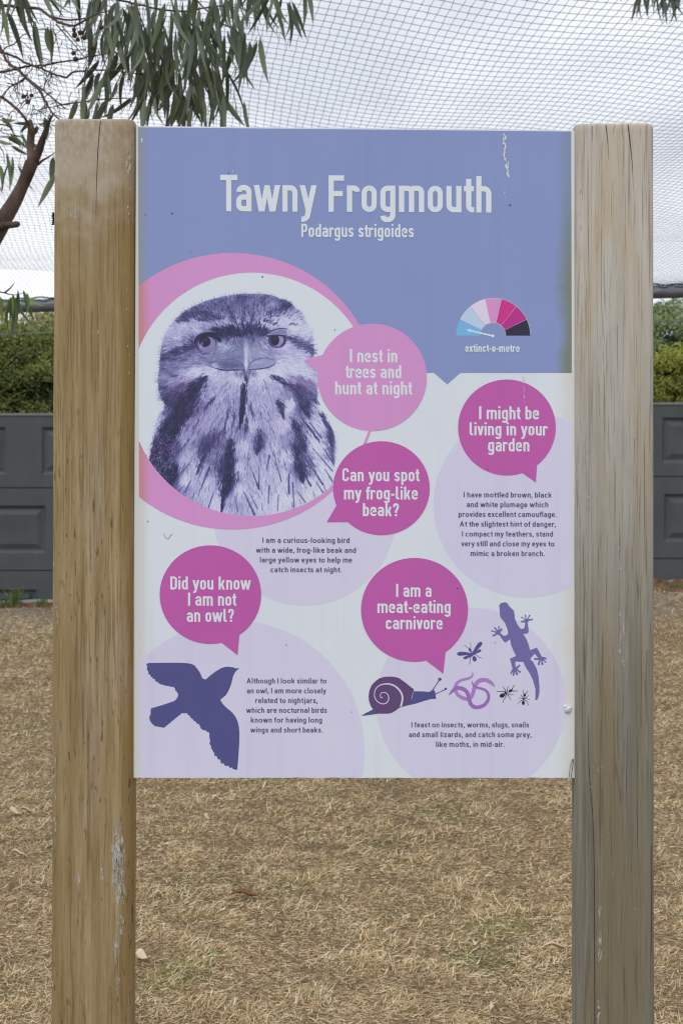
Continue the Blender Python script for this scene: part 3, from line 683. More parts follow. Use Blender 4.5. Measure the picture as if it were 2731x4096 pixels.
    pl([(372,478),(390,444),(430,424),(480,422),(522,442),(556,484)], [10, 22, 28, 30, 28, 16], .05, .95); pl([(368,450),(396,414),(450,398),(510,404)], [3, 4, 5, 3], .62, .8); pl([(380,500),(400,535),(440,552),(480,545)], [4, 5, 4, 2], .2, .7); pl([(400,548),(440,566),(490,556)], [3, 5, 3], .78, .7)
    blob(922, 460, 60, 50, .12, .9, 0, 2); blob(922, 463, 48, 39, .60, 1, 0, 1.4); blob(906, 458, 30, 37, 0, 1, 0, 1.2); blob(906, 446, 14, 9, .16, .8, 0, 3); pl([(972,440),(968,475),(945,500)], [9, 11, 7], .12, .85)
    poly([(850,424),(900,402),(945,385),(985,395),(980,425),(920,424)], .5, 2, .8); pl([(830,418),(880,398),(940,380),(990,384)], [8, 9, 8, 5], .15, .8); pl([(856,432),(920,427),(984,430)], [8, 10, 8], .1, .9); pl([(860,421),(920,417),(980,421)], [3, 4, 3], .72, .7); pl([(985,440),(1010,446),(1050,452)], [7, 6, 3], .15, .8)
    patch([(540,480),(580,500),(560,540)], [20, 30, 30], .75, 50)
    blob(453, 486, 62, 57, 0, .35, 0, 4, WM, .5); blob(922, 461, 51, 42, 0, .3, 0, 4, WM, .4)
    for x, y, r in [(330, 730, 60), (250, 830, 60), (1040, 720, 80), (370, 960, 50), (1000, 860, 40), (930, 1000, 60), (500, 1130, 50), (160, 1180, 60), (1130, 760, 60)]: blob(x, y, r, r * .7, 0, .5, 0, 16, WM, .9)
    T[:] = np.clip((T - .52) * 1.04 + .50, 0, 1)
    ks = np.array([0, .2, .45, .7, .88, 1.0])
    pal = np.array([[36, 37, 66], [66, 66, 112], [114, 112, 160], [160, 159, 200], [193, 196, 222], [205, 213, 229]], float)
    rgb = np.stack([np.interp(T, ks, pal[:, k]) for k in range(3)], -1)
    rgb = rgb + (WM * (1 - T) * 24)[..., None] * np.array((1, -.35, -.1)) + (BL * A)[..., None] * np.array((-4, 3, -4))
    bgc = np.array((206, 215, 226.0))
    rgb = rgb * A[..., None] + bgc * (1 - A[..., None])
    s = rgb / 255; l_ = np.where(s <= .04045, s / 12.92, ((s + .055) / 1.055) ** 2.4)
    al = np.clip(l_ / np.array(WP) * .765, .005, .9)
    px = X0 + gx * stp; py = Y0 + gy * stp
    Vv = np.stack([(px - CX) * DS / F, np.full(px.shape, DS - 3 * LAY), CAMZ + (HY - py) * DS / F], -1).reshape(-1, 3)
    i = (np.arange(NY - 1)[:, None] * NX + np.arange(NX - 1)[None]).ravel()
    Fq = np.stack([i, i + NX, i + NX + 1, i + 1], 1)
    cxm = px.ravel()[i] + 1; cym = py.ravel()[i] + 1
    kp = ((cxm - 1007.5) ** 2 + (cym - 1577.6) ** 2 < 489.5 ** 2)
    return Vv, Fq[kp], al.reshape(-1, 3)
w = NT('portrait_print', .36, .38); w.color(w.attr())
V, Fc, Cc = portrait()
mesh_obj('bird_portrait', V, Fc, w.m, panel, cols=Cc, label='mottled indigo print of a front facing tawny frogmouth')

# ---- a condensed monoline alphabet drawn with strokes
def fillet(pts, rad, closed):
    n = len(pts); out = []
    P = [np.array(p[:2], float) for p in pts]
    for i in range(n):
        r = pts[i][2] if len(pts[i]) > 2 else rad
        if not closed and i in (0, n - 1): out.append(P[i]); continue
        a, b, c_ = P[i - 1], P[i], P[(i + 1) % n]; la, lc = np.linalg.norm(a - b), np.linalg.norm(c_ - b)
        fa = .5 if (closed or i - 1 > 0) else 1.0; fc = .5 if (closed or i + 1 < n - 1) else 1.0
        ra, rc_ = min(r, la * fa), min(r, lc * fc); r = min(ra, rc_)
        if r < .005: out.append(b); continue
        s, e = b + (a - b) / la * r, b + (c_ - b) / lc * r; h1, h2 = s + (b - s) * .56, e + (b - e) * .56
        for k in range(9):
            t = k / 8; out.append((1 - t) ** 3 * s + 3 * (1 - t) ** 2 * t * h1 + 3 * (1 - t) * t * t * h2 + t ** 3 * e)
    q = [out[0]]
    for p in out[1:]:
        if np.linalg.norm(p - q[-1]) > 1e-4: q.append(p)
    return q
def ribbon(P, w, closed):
    n = len(P); A_ = []
    for i in range(n):
        if closed: a, b = P[i - 1], P[(i + 1) % n]
        else: a, b = P[max(i - 1, 0)], P[min(i + 1, n - 1)]
        d1 = P[i] - a; d2 = b - P[i]
        u1 = d1 / (np.linalg.norm(d1) + 1e-12) if np.linalg.norm(d1) > 1e-9 else d2 / np.linalg.norm(d2)
        u2 = d2 / (np.linalg.norm(d2) + 1e-12) if np.linalg.norm(d2) > 1e-9 else u1
        n1, n2 = np.array((-u1[1], u1[0])), np.array((-u2[1], u2[0])); m_ = n1 + n2; m_ /= np.linalg.norm(m_)
        k = w * .5 / max(.45, float(np.dot(m_, n1))); A_.append((P[i] - m_ * k, P[i] + m_ * k))
    rngk = range(n) if closed else range(n - 1)
    return [[A_[i][0], A_[i][1], A_[(i + 1) % n][1], A_[(i + 1) % n][0]] for i in rngk]
def glyphs(s):
    h = s / 2; X = .725; xt = X - h; xb = h; W_ = .42; Lx = h; Rx = W_ - h; de = -.28; r = .135
    S = lambda *p, rad=r, closed=False: ('s', list(p), rad, closed)
    Pa = lambda x0, y0, x1, y1, k=1.04: ('p', [(x0 - h * k, y0), (x0 + h * k, y0), (x1 + h * k, y1), (x1 - h * k, y1)])
    G = {}
    bowlR = S((Lx, xt), (Rx, xt), (Rx, xb), (Lx, xb)); bowlL = S((Rx, xt), (Lx, xt), (Lx, xb), (Rx, xb))
    arch = S((Lx + .02, xt), (Rx, xt), (Rx, 0))
    G['o'] = (W_, [S((Lx, xb), (Lx, xt), (Rx, xt), (Rx, xb), closed=True)])
    G['n'] = (W_, [S((Lx, 0), (Lx, X)), arch]); G['h'] = (W_, [S((Lx, 0), (Lx, 1)), arch])
    G['m'] = (.70, [S((Lx, 0), (Lx, X)), S((Lx + .02, xt), (.35, xt), (.35, 0), rad=.11), S((.35, xt), (.70 - h, xt), (.70 - h, 0), rad=.11)])
    G['u'] = (W_, [S((Lx, X), (Lx, xb), (Rx - .02, xb)), S((Rx, 0), (Rx, X))])
    G['r'] = (.35, [S((Lx, 0), (Lx, X)), S((Lx + .02, xt), (.285, xt), (.295, xt - .1), rad=.09)])
    G['a'] = (.43, [S((Lx + .005, X - .19), (Lx + .005, xt), (.43 - h, xt), (.43 - h, 0)), S((.43 - h, .395), (Lx, .395), (Lx, xb), (.43 - h, xb), rad=.12)])
    G['g'] = (W_, [bowlL, S((Rx, X), (Rx, de + h), (Lx, de + h), (Lx, -.1))])
    G['p'] = (W_, [S((Lx, -.27), (Lx, X)), bowlR]); G['b'] = (W_, [S((Lx, 0), (Lx, 1)), bowlR]); G['d'] = (W_, [S((Rx, 0), (Rx, 1)), bowlL])
    G['c'] = (.40, [S((.40 - h, .49), (.40 - h, xt), (Lx, xt), (Lx, xb), (.40 - h, xb), (.40 - h, .235))])
    G['e'] = (W_, [S((Lx + .02, .375), (Rx, .375, .001), (Rx, xt), (Lx, xt), (Lx, xb), (Rx, xb), (Rx, .18))])
    G['s'] = (.385, [S((.385 - h, X - .2), (.385 - h, xt), (Lx, xt), (Lx, .385), (.385 - h, .335), (.385 - h, xb), (Lx, xb), (Lx, .2), rad=.115)])
    G['t'] = (.285, [S((.06 + h, .92), (.06 + h, xb), (.285, xb), rad=.11), S((0, xt), (.275, xt))])
    G['f'] = (.285, [S((.06 + h, 0), (.06 + h, 1 - h), (.285, 1 - h), rad=.11), S((0, xt), (.275, xt))])
    G['i'] = (s, [S((h, 0), (h, X)), S((h, .86), (h, 1))]); G['l'] = (.235, [S((h, 1), (h, xb), (.235, xb), rad=.11)])
    G['k'] = (.44, [S((Lx, 0), (Lx, 1)), Pa(.10 + h, .25, .43 - h, X), Pa(.16 + h, .42, .44 - h, 0)])
    G['v'] = (.44, [Pa(h, X, .22, 0), Pa(.44 - h, X, .22, 0)])
    G['w'] = (.73, [Pa(h, X, .21, 0), Pa(.365, X, .225, 0, .96), Pa(.365, X, .505, 0, .96), Pa(.73 - h, X, .52, 0)])
    G['y'] = (.47, [Pa(h, X, .25, .0), Pa(.47 - h, X, .215, -.10), S((.232, -.06), (.19, de + h), (.045, de + h), rad=.11)])
    G['x'] = (.43, [Pa(h, X, .43 - h, 0), Pa(.43 - h, X, h, 0)])
    G['T'] = (.48, [S((0, 1 - h), (.48, 1 - h)), S((.24, 0), (.24, 1))])
    G['F'] = (.43, [S((Lx, 0), (Lx, 1)), S((Lx, 1 - h), (.43, 1 - h)), S((Lx, .5), (.395, .5))])
    G['P'] = (.45, [S((Lx, 0), (Lx, 1)), S((Lx, 1 - h), (.45 - h, 1 - h), (.45 - h, .44), (Lx, .44))])
    G['I'] = (s, [S((h, 0), (h, 1))])
    G['C'] = (.46, [S((.46 - h, .70), (.46 - h, 1 - h), (Lx, 1 - h), (Lx, h), (.46 - h, h), (.46 - h, .30), rad=.155)])
    G['D'] = (.47, [S((Lx, 0), (Lx, 1)), S((Lx, 1 - h), (.47 - h, 1 - h), (.47 - h, h), (Lx, h), rad=.16)])
    G['?'] = (.40, [S((Lx, .70), (Lx, 1 - h), (.40 - h, 1 - h), (.40 - h, .62), (.20, .44), (.20, .25), rad=.12), S((.2, 0), (.2, .155))])
    G['z'] = (.40, [S((0, xt), (.40, xt)), S((0, h), (.40, h)), Pa(h, s * .8, .40 - h, X - s * .8, 1.2)])
    G['-'] = (.24, [S((0, .37), (.24, .37))])
    return G
SB = {'v': .01, 'w': .012, 'y': .01, 'x': .012, 'T': .0, 't': .02, 'f': .02, 'r': .03, '-': .04}
def lettering(lines, name, mat, parent, weight=.15, layer=6.5, label=None, font=None):
    """lines: (text, x left, x right, baseline y, cap height) in photograph pixels"""
    G = (font or glyphs)(weight); V = []; Fc = []
    for text, xl, xr, by, ch in lines:
        pen = 0.0; pieces = []; first = True; last = 0
        for i, chx in enumerate(text):
            if chx == ' ': pen += (.235 if font else .27); continue
            wd, st = G[chx]; b = SB.get(chx, .048) + (.022 if font else 0)
            if not first: pen += b
            elif True: first = False
            if i and text[i - 1] == 'T': pen -= .085
            pieces.append((pen, st)); pen += wd; last = pen
            pen += b * (.35 if chx in 'rtf' else 1)
        sx = (xr - xl) / last
        for px, st in pieces:
            for k, stx in enumerate(st):
                quads = ribbon(fillet(stx[1], stx[2], stx[3]), weight, stx[3]) if stx[0] == 's' else [stx[1]]
                for q in quads:
                    o = len(V)
                    for p in q:
                        V.append(SP(xl + (px + p[0]) * sx, by - p[1] * ch, layer + k * .08))
                    Fc.append((o, o + 1, o + 2, o + 3))
    return mesh_obj(name, V, Fc, mat, parent, label=label)

lettering([('Tawny Frogmouth', 881, 1964, 848, 146)], 'title_lettering', M_letter, panel, .147)
lettering([('Podargus strigoides', 1205, 1654, 949, 53)], 'subtitle_lettering', M_letter, panel, .155)

def bubble(cx, cy, rx, ry, b0, tip, b1, mat, lines, label, layer=5):
    P = ell(cx, cy, rx, ry, 120)
    a0 = math.atan2((b0[1] - cy) / ry, (b0[0] - cx) / rx); a1 = math.atan2((b1[1] - cy) / ry, (b1[0] - cx) / rx)
    lo, hi = sorted((a0 % (2 * math.pi), a1 % (2 * math.pi)))
    if hi - lo > math.pi: lo, hi = hi, lo + 2 * math.pi
    n_ = 116; pts = [(cx + rx * math.cos(hi + (2 * math.pi - (hi - lo)) * k / n_), cy + ry * math.sin(hi + (2 * math.pi - (hi - lo)) * k / n_)) for k in range(n_ + 1)]
    pts.append(tip)
    o = flat([pts], layer, 'speech_bubble', mat, sign, label)
    lettering(lines, 'bubble_lettering', M_letter, o, .15)
bubble(1488, 1509.5, 218, 214.7, (1291.5, 1420), (1215, 1442), (1270, 1490), M_pink, [('I nest in', 1399, 1588, 1449, 53), ('trees and', 1381, 1604, 1512.6, 53), ('hunt at night', 1340, 1648, 1578, 53)], 'light pink speech bubble reading I nest in trees and hunt at night')
bubble(1524.7, 1952.8, 193, 188, (1345, 2022), (1306, 2088.7), (1391, 2088.7), M_mag, [('Can you spot', 1369, 1677, 1925, 52), ('my frog-like', 1375.5, 1670, 1997.6, 52), ('beak?', 1451, 1594.6, 2064.5, 52)], 'magenta speech bubble reading Can you spot my frog-like beak?', 5.4)
bubble(2026, 1710, 195, 192, (2087.6, 1892), (2141.6, 1929.7), (2145, 1860), M_mag, [('I might be', 1915, 2154, 1675.5, 52), ('living in your', 1877, 2189.5, 1740, 52), ('garden', 1951, 2115.5, 1804, 52)], 'magenta speech bubble reading I might be living in your garden')
bubble(842, 2378.6, 202.6, 197.4, (887, 2572), (950.5, 2621), (959, 2542), M_mag, [('Did you know', 682, 1003.6, 2359, 52), ('I am not', 752.7, 946, 2423.4, 52), ('an owl?', 748, 935.6, 2488, 52)], 'magenta speech bubble reading Did you know I am not an owl?')
bubble(1657, 2439.6, 213.7, 208, (1703.8, 2643), (1771.7, 2694.7), (1781, 2609), M_mag, [('I am a', 1583.6, 1724.6, 2387, 52), ('meat-eating', 1508.8, 1801, 2452, 52), ('carnivore', 1542.7, 1769, 2517, 52)], 'largest magenta speech bubble reading I am a meat-eating carnivore')

# ---- body text in the built-in typeface
def glyphs_body(s):
    """the same strokes loosened into a humanist semibold for the small print"""
    G = glyphs(s); h = s / 2; X = .70; xt = X - h; xb = h; Lx = h; de = -.27
    S = lambda *p, rad=.16, closed=False: ('s', list(p), rad, closed)
    Pa = lambda x0, y0, x1, y1, k=1.04: ('p', [(x0 - h * k, y0), (x0 + h * k, y0), (x1 + h * k, y1), (x1 - h * k, y1)])
    G['l'] = (s, [S((h, 0), (h, 1.05))]); G['t'] = (.31, [S((.10 + h, .90), (.10 + h, xb), (.31, xb), rad=.11), S((0, xt), (.31, xt))])
    G['A'] = (.62, [Pa(h * 1.1, 0, .31, 1), Pa(.62 - h * 1.1, 0, .31, 1), S((.15, .32), (.47, .32))])
    G['.'] = (s, [S((h, 0), (h, s * 1.1))]); G[','] = (s, [Pa(h * .5, -.15, h, s * 1.1)])
    G['j'] = (.20, [S((.20 - h, X), (.20 - h, de + h), (0, de + h), rad=.1), S((.20 - h, .84), (.20 - h, 1))])
    W_ = .50; Rx = W_ - h
    G['o'] = (W_, [S((Lx, xb), (Lx, xt), (Rx, xt), (Rx, xb), rad=.22, closed=True)])
    G['c'] = (.40, [S((.40, xt - .02), (.33, xt), (Lx, xt), (Lx, xb), (.33, xb), (.40, xb + .02), rad=.2)])
    return G
def paragraph(lines, cap, label):
    return lettering([l + (cap,) for l in lines], 'paragraph_lettering', M_navy, sign, .128, 6.2, label, glyphs_body)
paragraph([('I am a curious-looking bird', 1050, 1397, 2171.6), ('with a wide, frog-like beak and', 1024, 1423, 2210.8), ('large yellow eyes to help me', 1040, 1407, 2250), ('catch insects at night.', 1083, 1365.5, 2289)], 21, 'navy paragraph beginning I am a curious-looking bird')
paragraph([('I have mottled brown, black', 1853.5, 2204, 1988), ('and white plumage which', 1865.7, 2191, 2027), ('provides excellent camouflage.', 1833.5, 2224, 2066), ('At the slightest hint of danger,', 1838, 2221, 2105), ('I compact my feathers, stand', 1847, 2209.5, 2144.5), ('very still and close my eyes to', 1844, 2215, 2183.7), ('mimic a broken branch.', 1881, 2176.5, 2223)], 21, 'navy paragraph beginning I have mottled brown, black')
paragraph([('Although I look similar to', 987, 1305, 2733.5), ('an owl, I am more closely', 988, 1304, 2773), ('related to nightjars,', 1022, 1270, 2812), ('which are nocturnal birds', 985, 1307, 2851), ('known for having long', 1003.6, 1287.6, 2890), ('wings and short beaks.', 1002, 1291, 2929.6)], 21, 'navy paragraph beginning Although I look similar to an owl')
paragraph([('I feast on insects, worms, slugs, snails', 1644.6, 2113.8, 2908.8), ('and small lizards, and catch some prey,', 1635, 2124, 2948), ('like moths, in mid-air.', 1743, 2016, 2987)], 21, 'navy paragraph beginning I feast on insects')

# ---- extinct-o-metre
dial = flat([[(1971.5 + 149.5 * math.cos(a), 1343.5 - 151.5 * math.sin(a)) for a in np.linspace(math.pi * .62, .03, 40)] +
             [(1971.5 + 50 * math.cos(a), 1343.5 - 52 * math.sin(a)) for a in np.linspace(.03, math.pi * .62, 30)]], 1.6, 'threat_dial', M_lilac, sign, 'half round coloured threat dial')
segc = [(112, 174, 216), (177, 200, 224), (212, 203, 222), (203, 142, 194), (196, 42, 130), (172, 42, 130), (38, 36, 60)]
for i, cs in enumerate(segc):
    a0, a1 = math.pi * (1 - i / 7), math.pi * (1 - (i + 1) / 7); g_ = .008
    P = [(1971.5 + 148 * math.cos(a), 1343 - 150 * math.sin(a)) for a in np.linspace(a0 - g_ * .4, a1 + g_ * .4, 14)] + [(1971.5 + 51 * math.cos(a), 1343 - 53 * math.sin(a)) for a in np.linspace(a1 + g_, a0 - g_, 10)]
    flat([P], 2.2, 'dial_segment', printm('dial_ink', alb(*cs)), dial)
z = lambda pts: tr(pts, 1780, 1160, .2679)
flat([z([(705, 672), (705, 698), (375, 617), (378, 636), (316, 592), (387, 583), (376, 597)]), ell(1970, 1343.5, 5.8, 5.6, 24)], 3, 'dial_needle', M_letter, dial)
lettering([('extinct-o-metre', 1859.6, 2076.5, 1405.6, 30.5)], 'dial_lettering', M_letter, dial, .165)

# ---- animal silhouettes
bird = [(97,220),(110,200),(135,193),(400,190),(600,190),(700,195),(760,204),(800,220),(825,240),(860,285),(890,325),(910,365),(925,405),(945,428),(965,438),(985,438),(1050,380),(1130,320),(1210,272),(1260,254),(1310,249),(1360,253),(1405,261),(1419,272),(1482,272),(1440,308),(1412,345),(1390,395),(1378,440),(1365,500),(1340,570),(1310,630),(1280,678),(1240,710),(1200,742),(1230,795),(1280,850),(1340,900),(1390,945),(1430,1000),(1460,1070),(1478,1150),(1486,1240),(1484,1350),(1476,1500),(1466,1650),(1453,1788),(1410,1784),(1385,1776),(1378,1750),(1352,1764),(1335,1752),(1318,1725),(1288,1735),(1265,1722),(1249,1692),(1207,1694),(1203,1637),(1162,1631),(1147,1581),(1115,1584),(1110,1538),(1090,1515),(1084,1493),(1063,1465),(1060,1428),(1037,1400),(1050,1362),(1037,1305),(1036,1232),(1002,1225),(985,1200),(938,1196),(934,1185),(912,1178),(908,1157),(893,1135),(888,1108),(850,1098),(837,1070),(802,1055),(797,1038),(755,1008),(748,985),(714,964),(712,944),(627,944),(360,1161),(300,1150),(270,1143),(230,1141),(185,1105),(155,1063),(141,1020),(146,985),(162,955),(161,910),(168,870),(340,820),(430,790),(515,760),(550,725),(568,690),(571,655),(566,640),(553,640),(551,615),(527,610),(530,580),(520,570),(508,562),(516,553),(445,546),(432,534),(405,537),(385,533),(350,522),(310,512),(300,500),(282,502),(267,475),(232,470),(230,434),(195,432),(190,408),(165,400),(158,374),(128,355),(126,320),(103,285),(113,250)]
flat([tr(bird, 560, 2600, .2679)], 3, 'bird_silhouette', M_birdsil, sign, 'dark indigo silhouette of a flying bird')
gecko = [(803,150),(805,130),(830,108),(880,97),(910,108),(930,140),(950,165),(1000,210),(1010,260),(1014,325),(1050,400),(1085,450),(1105,463),(1135,457),(1150,435),(1156,375),(1100,372),(1095,350),(1140,346),(1150,340),(1132,322),(1105,313),(1098,297),(1115,295),(1150,328),(1158,320),(1150,275),(1158,262),(1168,275),(1170,325),(1180,322),(1203,290),(1207,272),(1220,267),(1227,283),(1215,297),(1195,332),(1237,325),(1255,320),(1262,342),(1240,344),(1200,355),(1190,378),(1200,460),(1203,500),(1192,522),(1127,533),(1170,595),(1200,670),(1222,750),(1315,717),(1345,770),(1380,838),(1430,850),(1453,870),(1440,878),(1405,882),(1445,910),(1440,925),(1420,915),(1395,892),(1390,905),(1408,940),(1390,957),(1372,945),(1374,900),(1362,895),(1353,940),(1350,957),(1328,955),(1326,935),(1340,895),(1345,885),(1280,885),(1274,870),(1285,860),(1333,858),(1285,800),(1222,872),(1265,915),(1310,1000),(1337,1100),(1350,1250),(1348,1340),(1330,1410),(1310,1434),(1292,1430),(1296,1350),(1295,1280),(1260,1160),(1220,1075),(1165,990),(1130,913),(1020,907),(1025,985),(1062,960),(1070,945),(1088,952),(1085,970),(1050,1005),(1060,1020),(1098,1040),(1095,1062),(1075,1058),(1040,1030),(1055,1065),(1060,1085),(1045,1098),(1030,1085),(1015,1040),(1008,1090),(1000,1107),(983,1097),(990,1040),(965,1080),(953,1078),(955,1055),(983,1005),(965,930),(945,870),(1030,830),(1000,770),(965,690),(948,603),(890,648),(870,640),(800,543),(775,540),(735,563),(715,567),(706,550),(720,540),(760,520),(715,500),(695,500),(693,482),(710,480),(755,497),(765,493),(735,455),(730,438),(748,438),(780,478),(790,470),(788,430),(797,420),(808,432),(803,475),(830,455),(845,457),(848,475),(820,505),(818,520),(855,550),(885,557),(915,540),(922,515),(915,470),(880,380),(820,310),(810,250),(806,190)]
GO = (1760, 2380, .2934)
flat([tr(gecko, *GO)], 3, 'gecko_silhouette', M_gecko, sign, 'violet silhouette of a gecko')
def multi(polys, lay, name, mat, label, o=GO): return flat([tr(p, *o) for p in polys], lay, name, mat, sign, label)
moth = [[(435,805),(415,790),(350,777),(270,772),(235,785),(226,800),(235,822),(265,829),(340,822),(410,815)], [(430,805),(390,815),(325,842),(313,855),(320,873),(345,877),(390,855),(440,825)],
        [(433,790),(470,720),(510,660),(540,638),(560,640),(575,658),(560,690),(520,735),(480,770),(445,800)], [(440,805),(480,765),(530,742),(552,740),(558,760),(548,775),(510,790),(470,805),(445,825)],
        [(380,735),(395,722),(415,728),(432,775),(450,810),(440,835),(420,830),(425,790),(395,765)], ell(465, 870, 28, 38, 24, -.25)]
for p, w_ in (([(390,725),(360,710),(325,680)], 6), ([(408,722),(415,680),(410,640)], 6), ([(435,830),(410,850),(405,900),(400,935),(388,945)], [10, 8, 8, 7, 5]), ([(460,818),(490,815),(520,845),(568,860)], [10, 8, 8, 6])): moth += stroke(p, w_, 4)
multi(moth, 3, 'moth_silhouette', M_birdsil, 'indigo silhouette of a moth')
w1 = stroke([(435,1045),(442,1080),(425,1115),(390,1135),(330,1150),(270,1170),(225,1205),(205,1260),(215,1320),(250,1370),(310,1405),(370,1418),(410,1400),(440,1350),(460,1280),(490,1210),(530,1170),(580,1158),(640,1165),(700,1205),(740,1250)], [2,20,28,34,36,38,42,45,45,48,50,50,52,52,54,56,58,58,56,45,10], 5)
w2 = stroke([(120,1362),(165,1310),(215,1270),(270,1270),(320,1285),(360,1320),(385,1380),(400,1450),(430,1505),(480,1530),(540,1525),(610,1490),(650,1430),(658,1380),(640,1325),(600,1290),(540,1270),(480,1255),(445,1220),(428,1165)], [14,40,54,55,54,55,54,54,54,52,50,46,42,40,38,34,32,32,26,4], 5)
def quadsheet(qs, lay, name, mat, label, o=GO):
    V = []; Fc = []
    for q in qs:
        b = len(V); V.extend(SP(x, y, lay) for x, y in tr(q, *o)); Fc.append((b, b + 1, b + 2, b + 3))
    return mesh_obj(name, V, Fc, mat, sign, label=label)
quadsheet(w1, 3, 'worm_silhouette', M_worm1, 'pale mauve looping worm'); quadsheet(w2, 3.6, 'worm_silhouette', M_worm2, 'darker purple looping worm')
ant1 = [ell(843, 1370, 37, 28, 28, -.45), ell(890, 1340, 22, 15, 20, -.4), ell(955, 1306, 28, 20, 24, -.6)]
for p in ([(890,1340),(935,1318)],[(880,1330),(860,1315),(790,1315),(765,1305)],[(885,1325),(885,1295),(865,1270),(853,1247)],[(908,1318),(912,1290),(920,1260),(935,1246)],[(915,1340),(940,1355),(1000,1360)],[(895,1355),(930,1375),(953,1427)],[(888,1365),(890,1390),(860,1430),(857,1470)],[(975,1285),(990,1255),(1015,1227)],[(980,1305),(1020,1310),(1058,1303)]): ant1 += stroke(p, [13, 8, 6], 4)
ant2 = [ell(1130, 1470, 20, 30, 24, .05), ell(1135, 1415, 13, 22, 20), ell(1147, 1366, 18, 18, 20)]
for p in ([(1135,1415),(1145,1370)],[(1125,1385),(1105,1375),(1097,1352)],[(1155,1392),(1180,1390),(1197,1365)],[(1122,1410),(1100,1405),(1057,1403)],[(1150,1415),(1170,1412),(1220,1427)],[(1120,1435),(1090,1445),(1050,1487)],[(1150,1440),(1175,1445),(1200,1507)],[(1143,1350),(1130,1330),(1122,1287)],[(1155,1350),(1180,1325),(1194,1300)]): ant2 += stroke(p, [11, 7, 5], 4)
multi(ant1, 3, 'ant_silhouette', M_ant, 'larger tilted black ant'); multi(ant2, 3, 'ant_silhouette', M_ant, 'smaller upright black ant')
SO = (1400, 2600, .3061)
sn = multi([[(142,860),(200,825),(300,775),(330,790),(400,828),(300,842),(230,852)], [(780,718),(830,538),(960,541),(1025,548),(1045,540),(1082,512),(1105,535),(1115,575),(1117,605),(1122,630),(1118,638),(1045,642),(950,670),(860,700)], ell(1170, 382, 23, 21, 24), ell(1248, 507, 17, 16, 20)]
           + [[(290,790),(400,832),(560,780),(790,712),(800,640),(400,700)]] + stroke([(1078,520),(1120,460),(1164,392)], [15, 10, 16], 3) + stroke([(1108,577),(1180,545),(1246,510)], [14, 9, 16], 3), 3, 'snail_silhouette', M_birdsil, 'snail with plum spiral shell', SO)
shell = [(298,775),(265,725),(245,660),(241,600),(250,530),(280,460),(320,415),(380,370),(450,350),(520,346),(590,352),(640,367),(720,425),(800,490),(830,508),(825,540),(770,718),(675,735),(650,745),(590,795),(540,822),(500,832),(400,832),(340,805)]
sh = flat([tr(shell, *SO)], 4, 'snail_shell', M_shell, sn)
spiral = stroke([(420,608),(416,622),(404,626),(394,612),(392,588),(405,565),(430,553),(462,558),(490,580),(502,612),(500,650),(480,685),(445,702),(405,700),(360,675),(328,635),(316,590),(325,530),(350,488),(400,455),(460,443),(520,446),(585,472),(640,520),(675,580),(682,640),(672,700),(660,740)], [7,8,8,8,8,9,9,9,10,11,12,12,12,12,11,11,10,10,11,13,16,19,21,22,22,23,23,24], 4)
V = []; Fc = []
for q in spiral:
    b = len(V); V.extend(SP(x, y, 4.6) for x, y in tr(q, *SO)); Fc.append((b, b + 1, b + 2, b + 3))
mesh_obj('shell_spiral', V, Fc, M_lilac, sn)

# ---- droppings, cocoon and dirt on the panel
m = NT('dropping', .7, .3); M_drop = m.color((.66, .70, .74))
m = NT('grime', .9, .1); M_grime = m.color((.07, .07, .06))
rs = random.Random(21)
for x0, y0, x1, y1, n, sz in [(2012, 530, 2022, 640, 14, 5), (2020, 640, 2034, 682, 10, 5), (2027, 688, 2037, 704, 6, 6), (2016, 740, 2020, 790, 6, 2.4), (2090, 1503, 2095, 1530, 8, 4), (2091, 1545, 2097, 1606, 7, 2.6), (930, 686, 935, 690, 2, 3), (567, 556, 571, 574, 4, 4)]:
    polys = []
    for k in range(n):
        a, b = rs.uniform(x0, x1), y0 + (y1 - y0) * (k + rs.random()) / n; q_ = sz * rs.uniform(.4, 1); e = rs.uniform(1.2, 2.8)
        polys.append([(a + q_ * rs.uniform(.5, 1.1) * math.cos(2 * math.pi * i / 8), b + q_ * e * rs.uniform(.5, 1.1) * math.sin(2 * math.pi * i / 8)) for i in range(8)])
    flat(polys, 7, 'bird_dropping', M_drop, panel)
for x, y, s_ in [(688, 857, 4), (1698, 650, 2), (2038, 818, 4.5), (1050, 1109, 4), (1339, 1320, 3.5), (1145, 2580, 3), (1829, 2353, 3.5), (1978, 2570, 3), (915, 694, 3), (592, 2087, 3), (700, 2845, 2), (1406, 2848, 2.5), (740, 1167, 2), (845, 2750, 1.5), (2125, 2335, 2), (1957, 1829, 2), (1951, 1875, 2.5), (583, 863, 3), (760, 1010, 2)]:
    flat([[(x + s_ * rs.uniform(.5, 1.1) * math.cos(2 * math.pi * i / 7), y + s_ * rs.uniform(.5, 1.1) * math.sin(2 * math.pi * i / 7)) for i in range(7)]], 7.4, 'dirt_speck', M_grime, panel)
flat(stroke([(655, 2138), (664, 2152), (674, 2156), (684, 2142), (690, 2138)], [1.5, 1.5, 1.5], 4), 7.4, 'hair_mark', M_grime, panel)
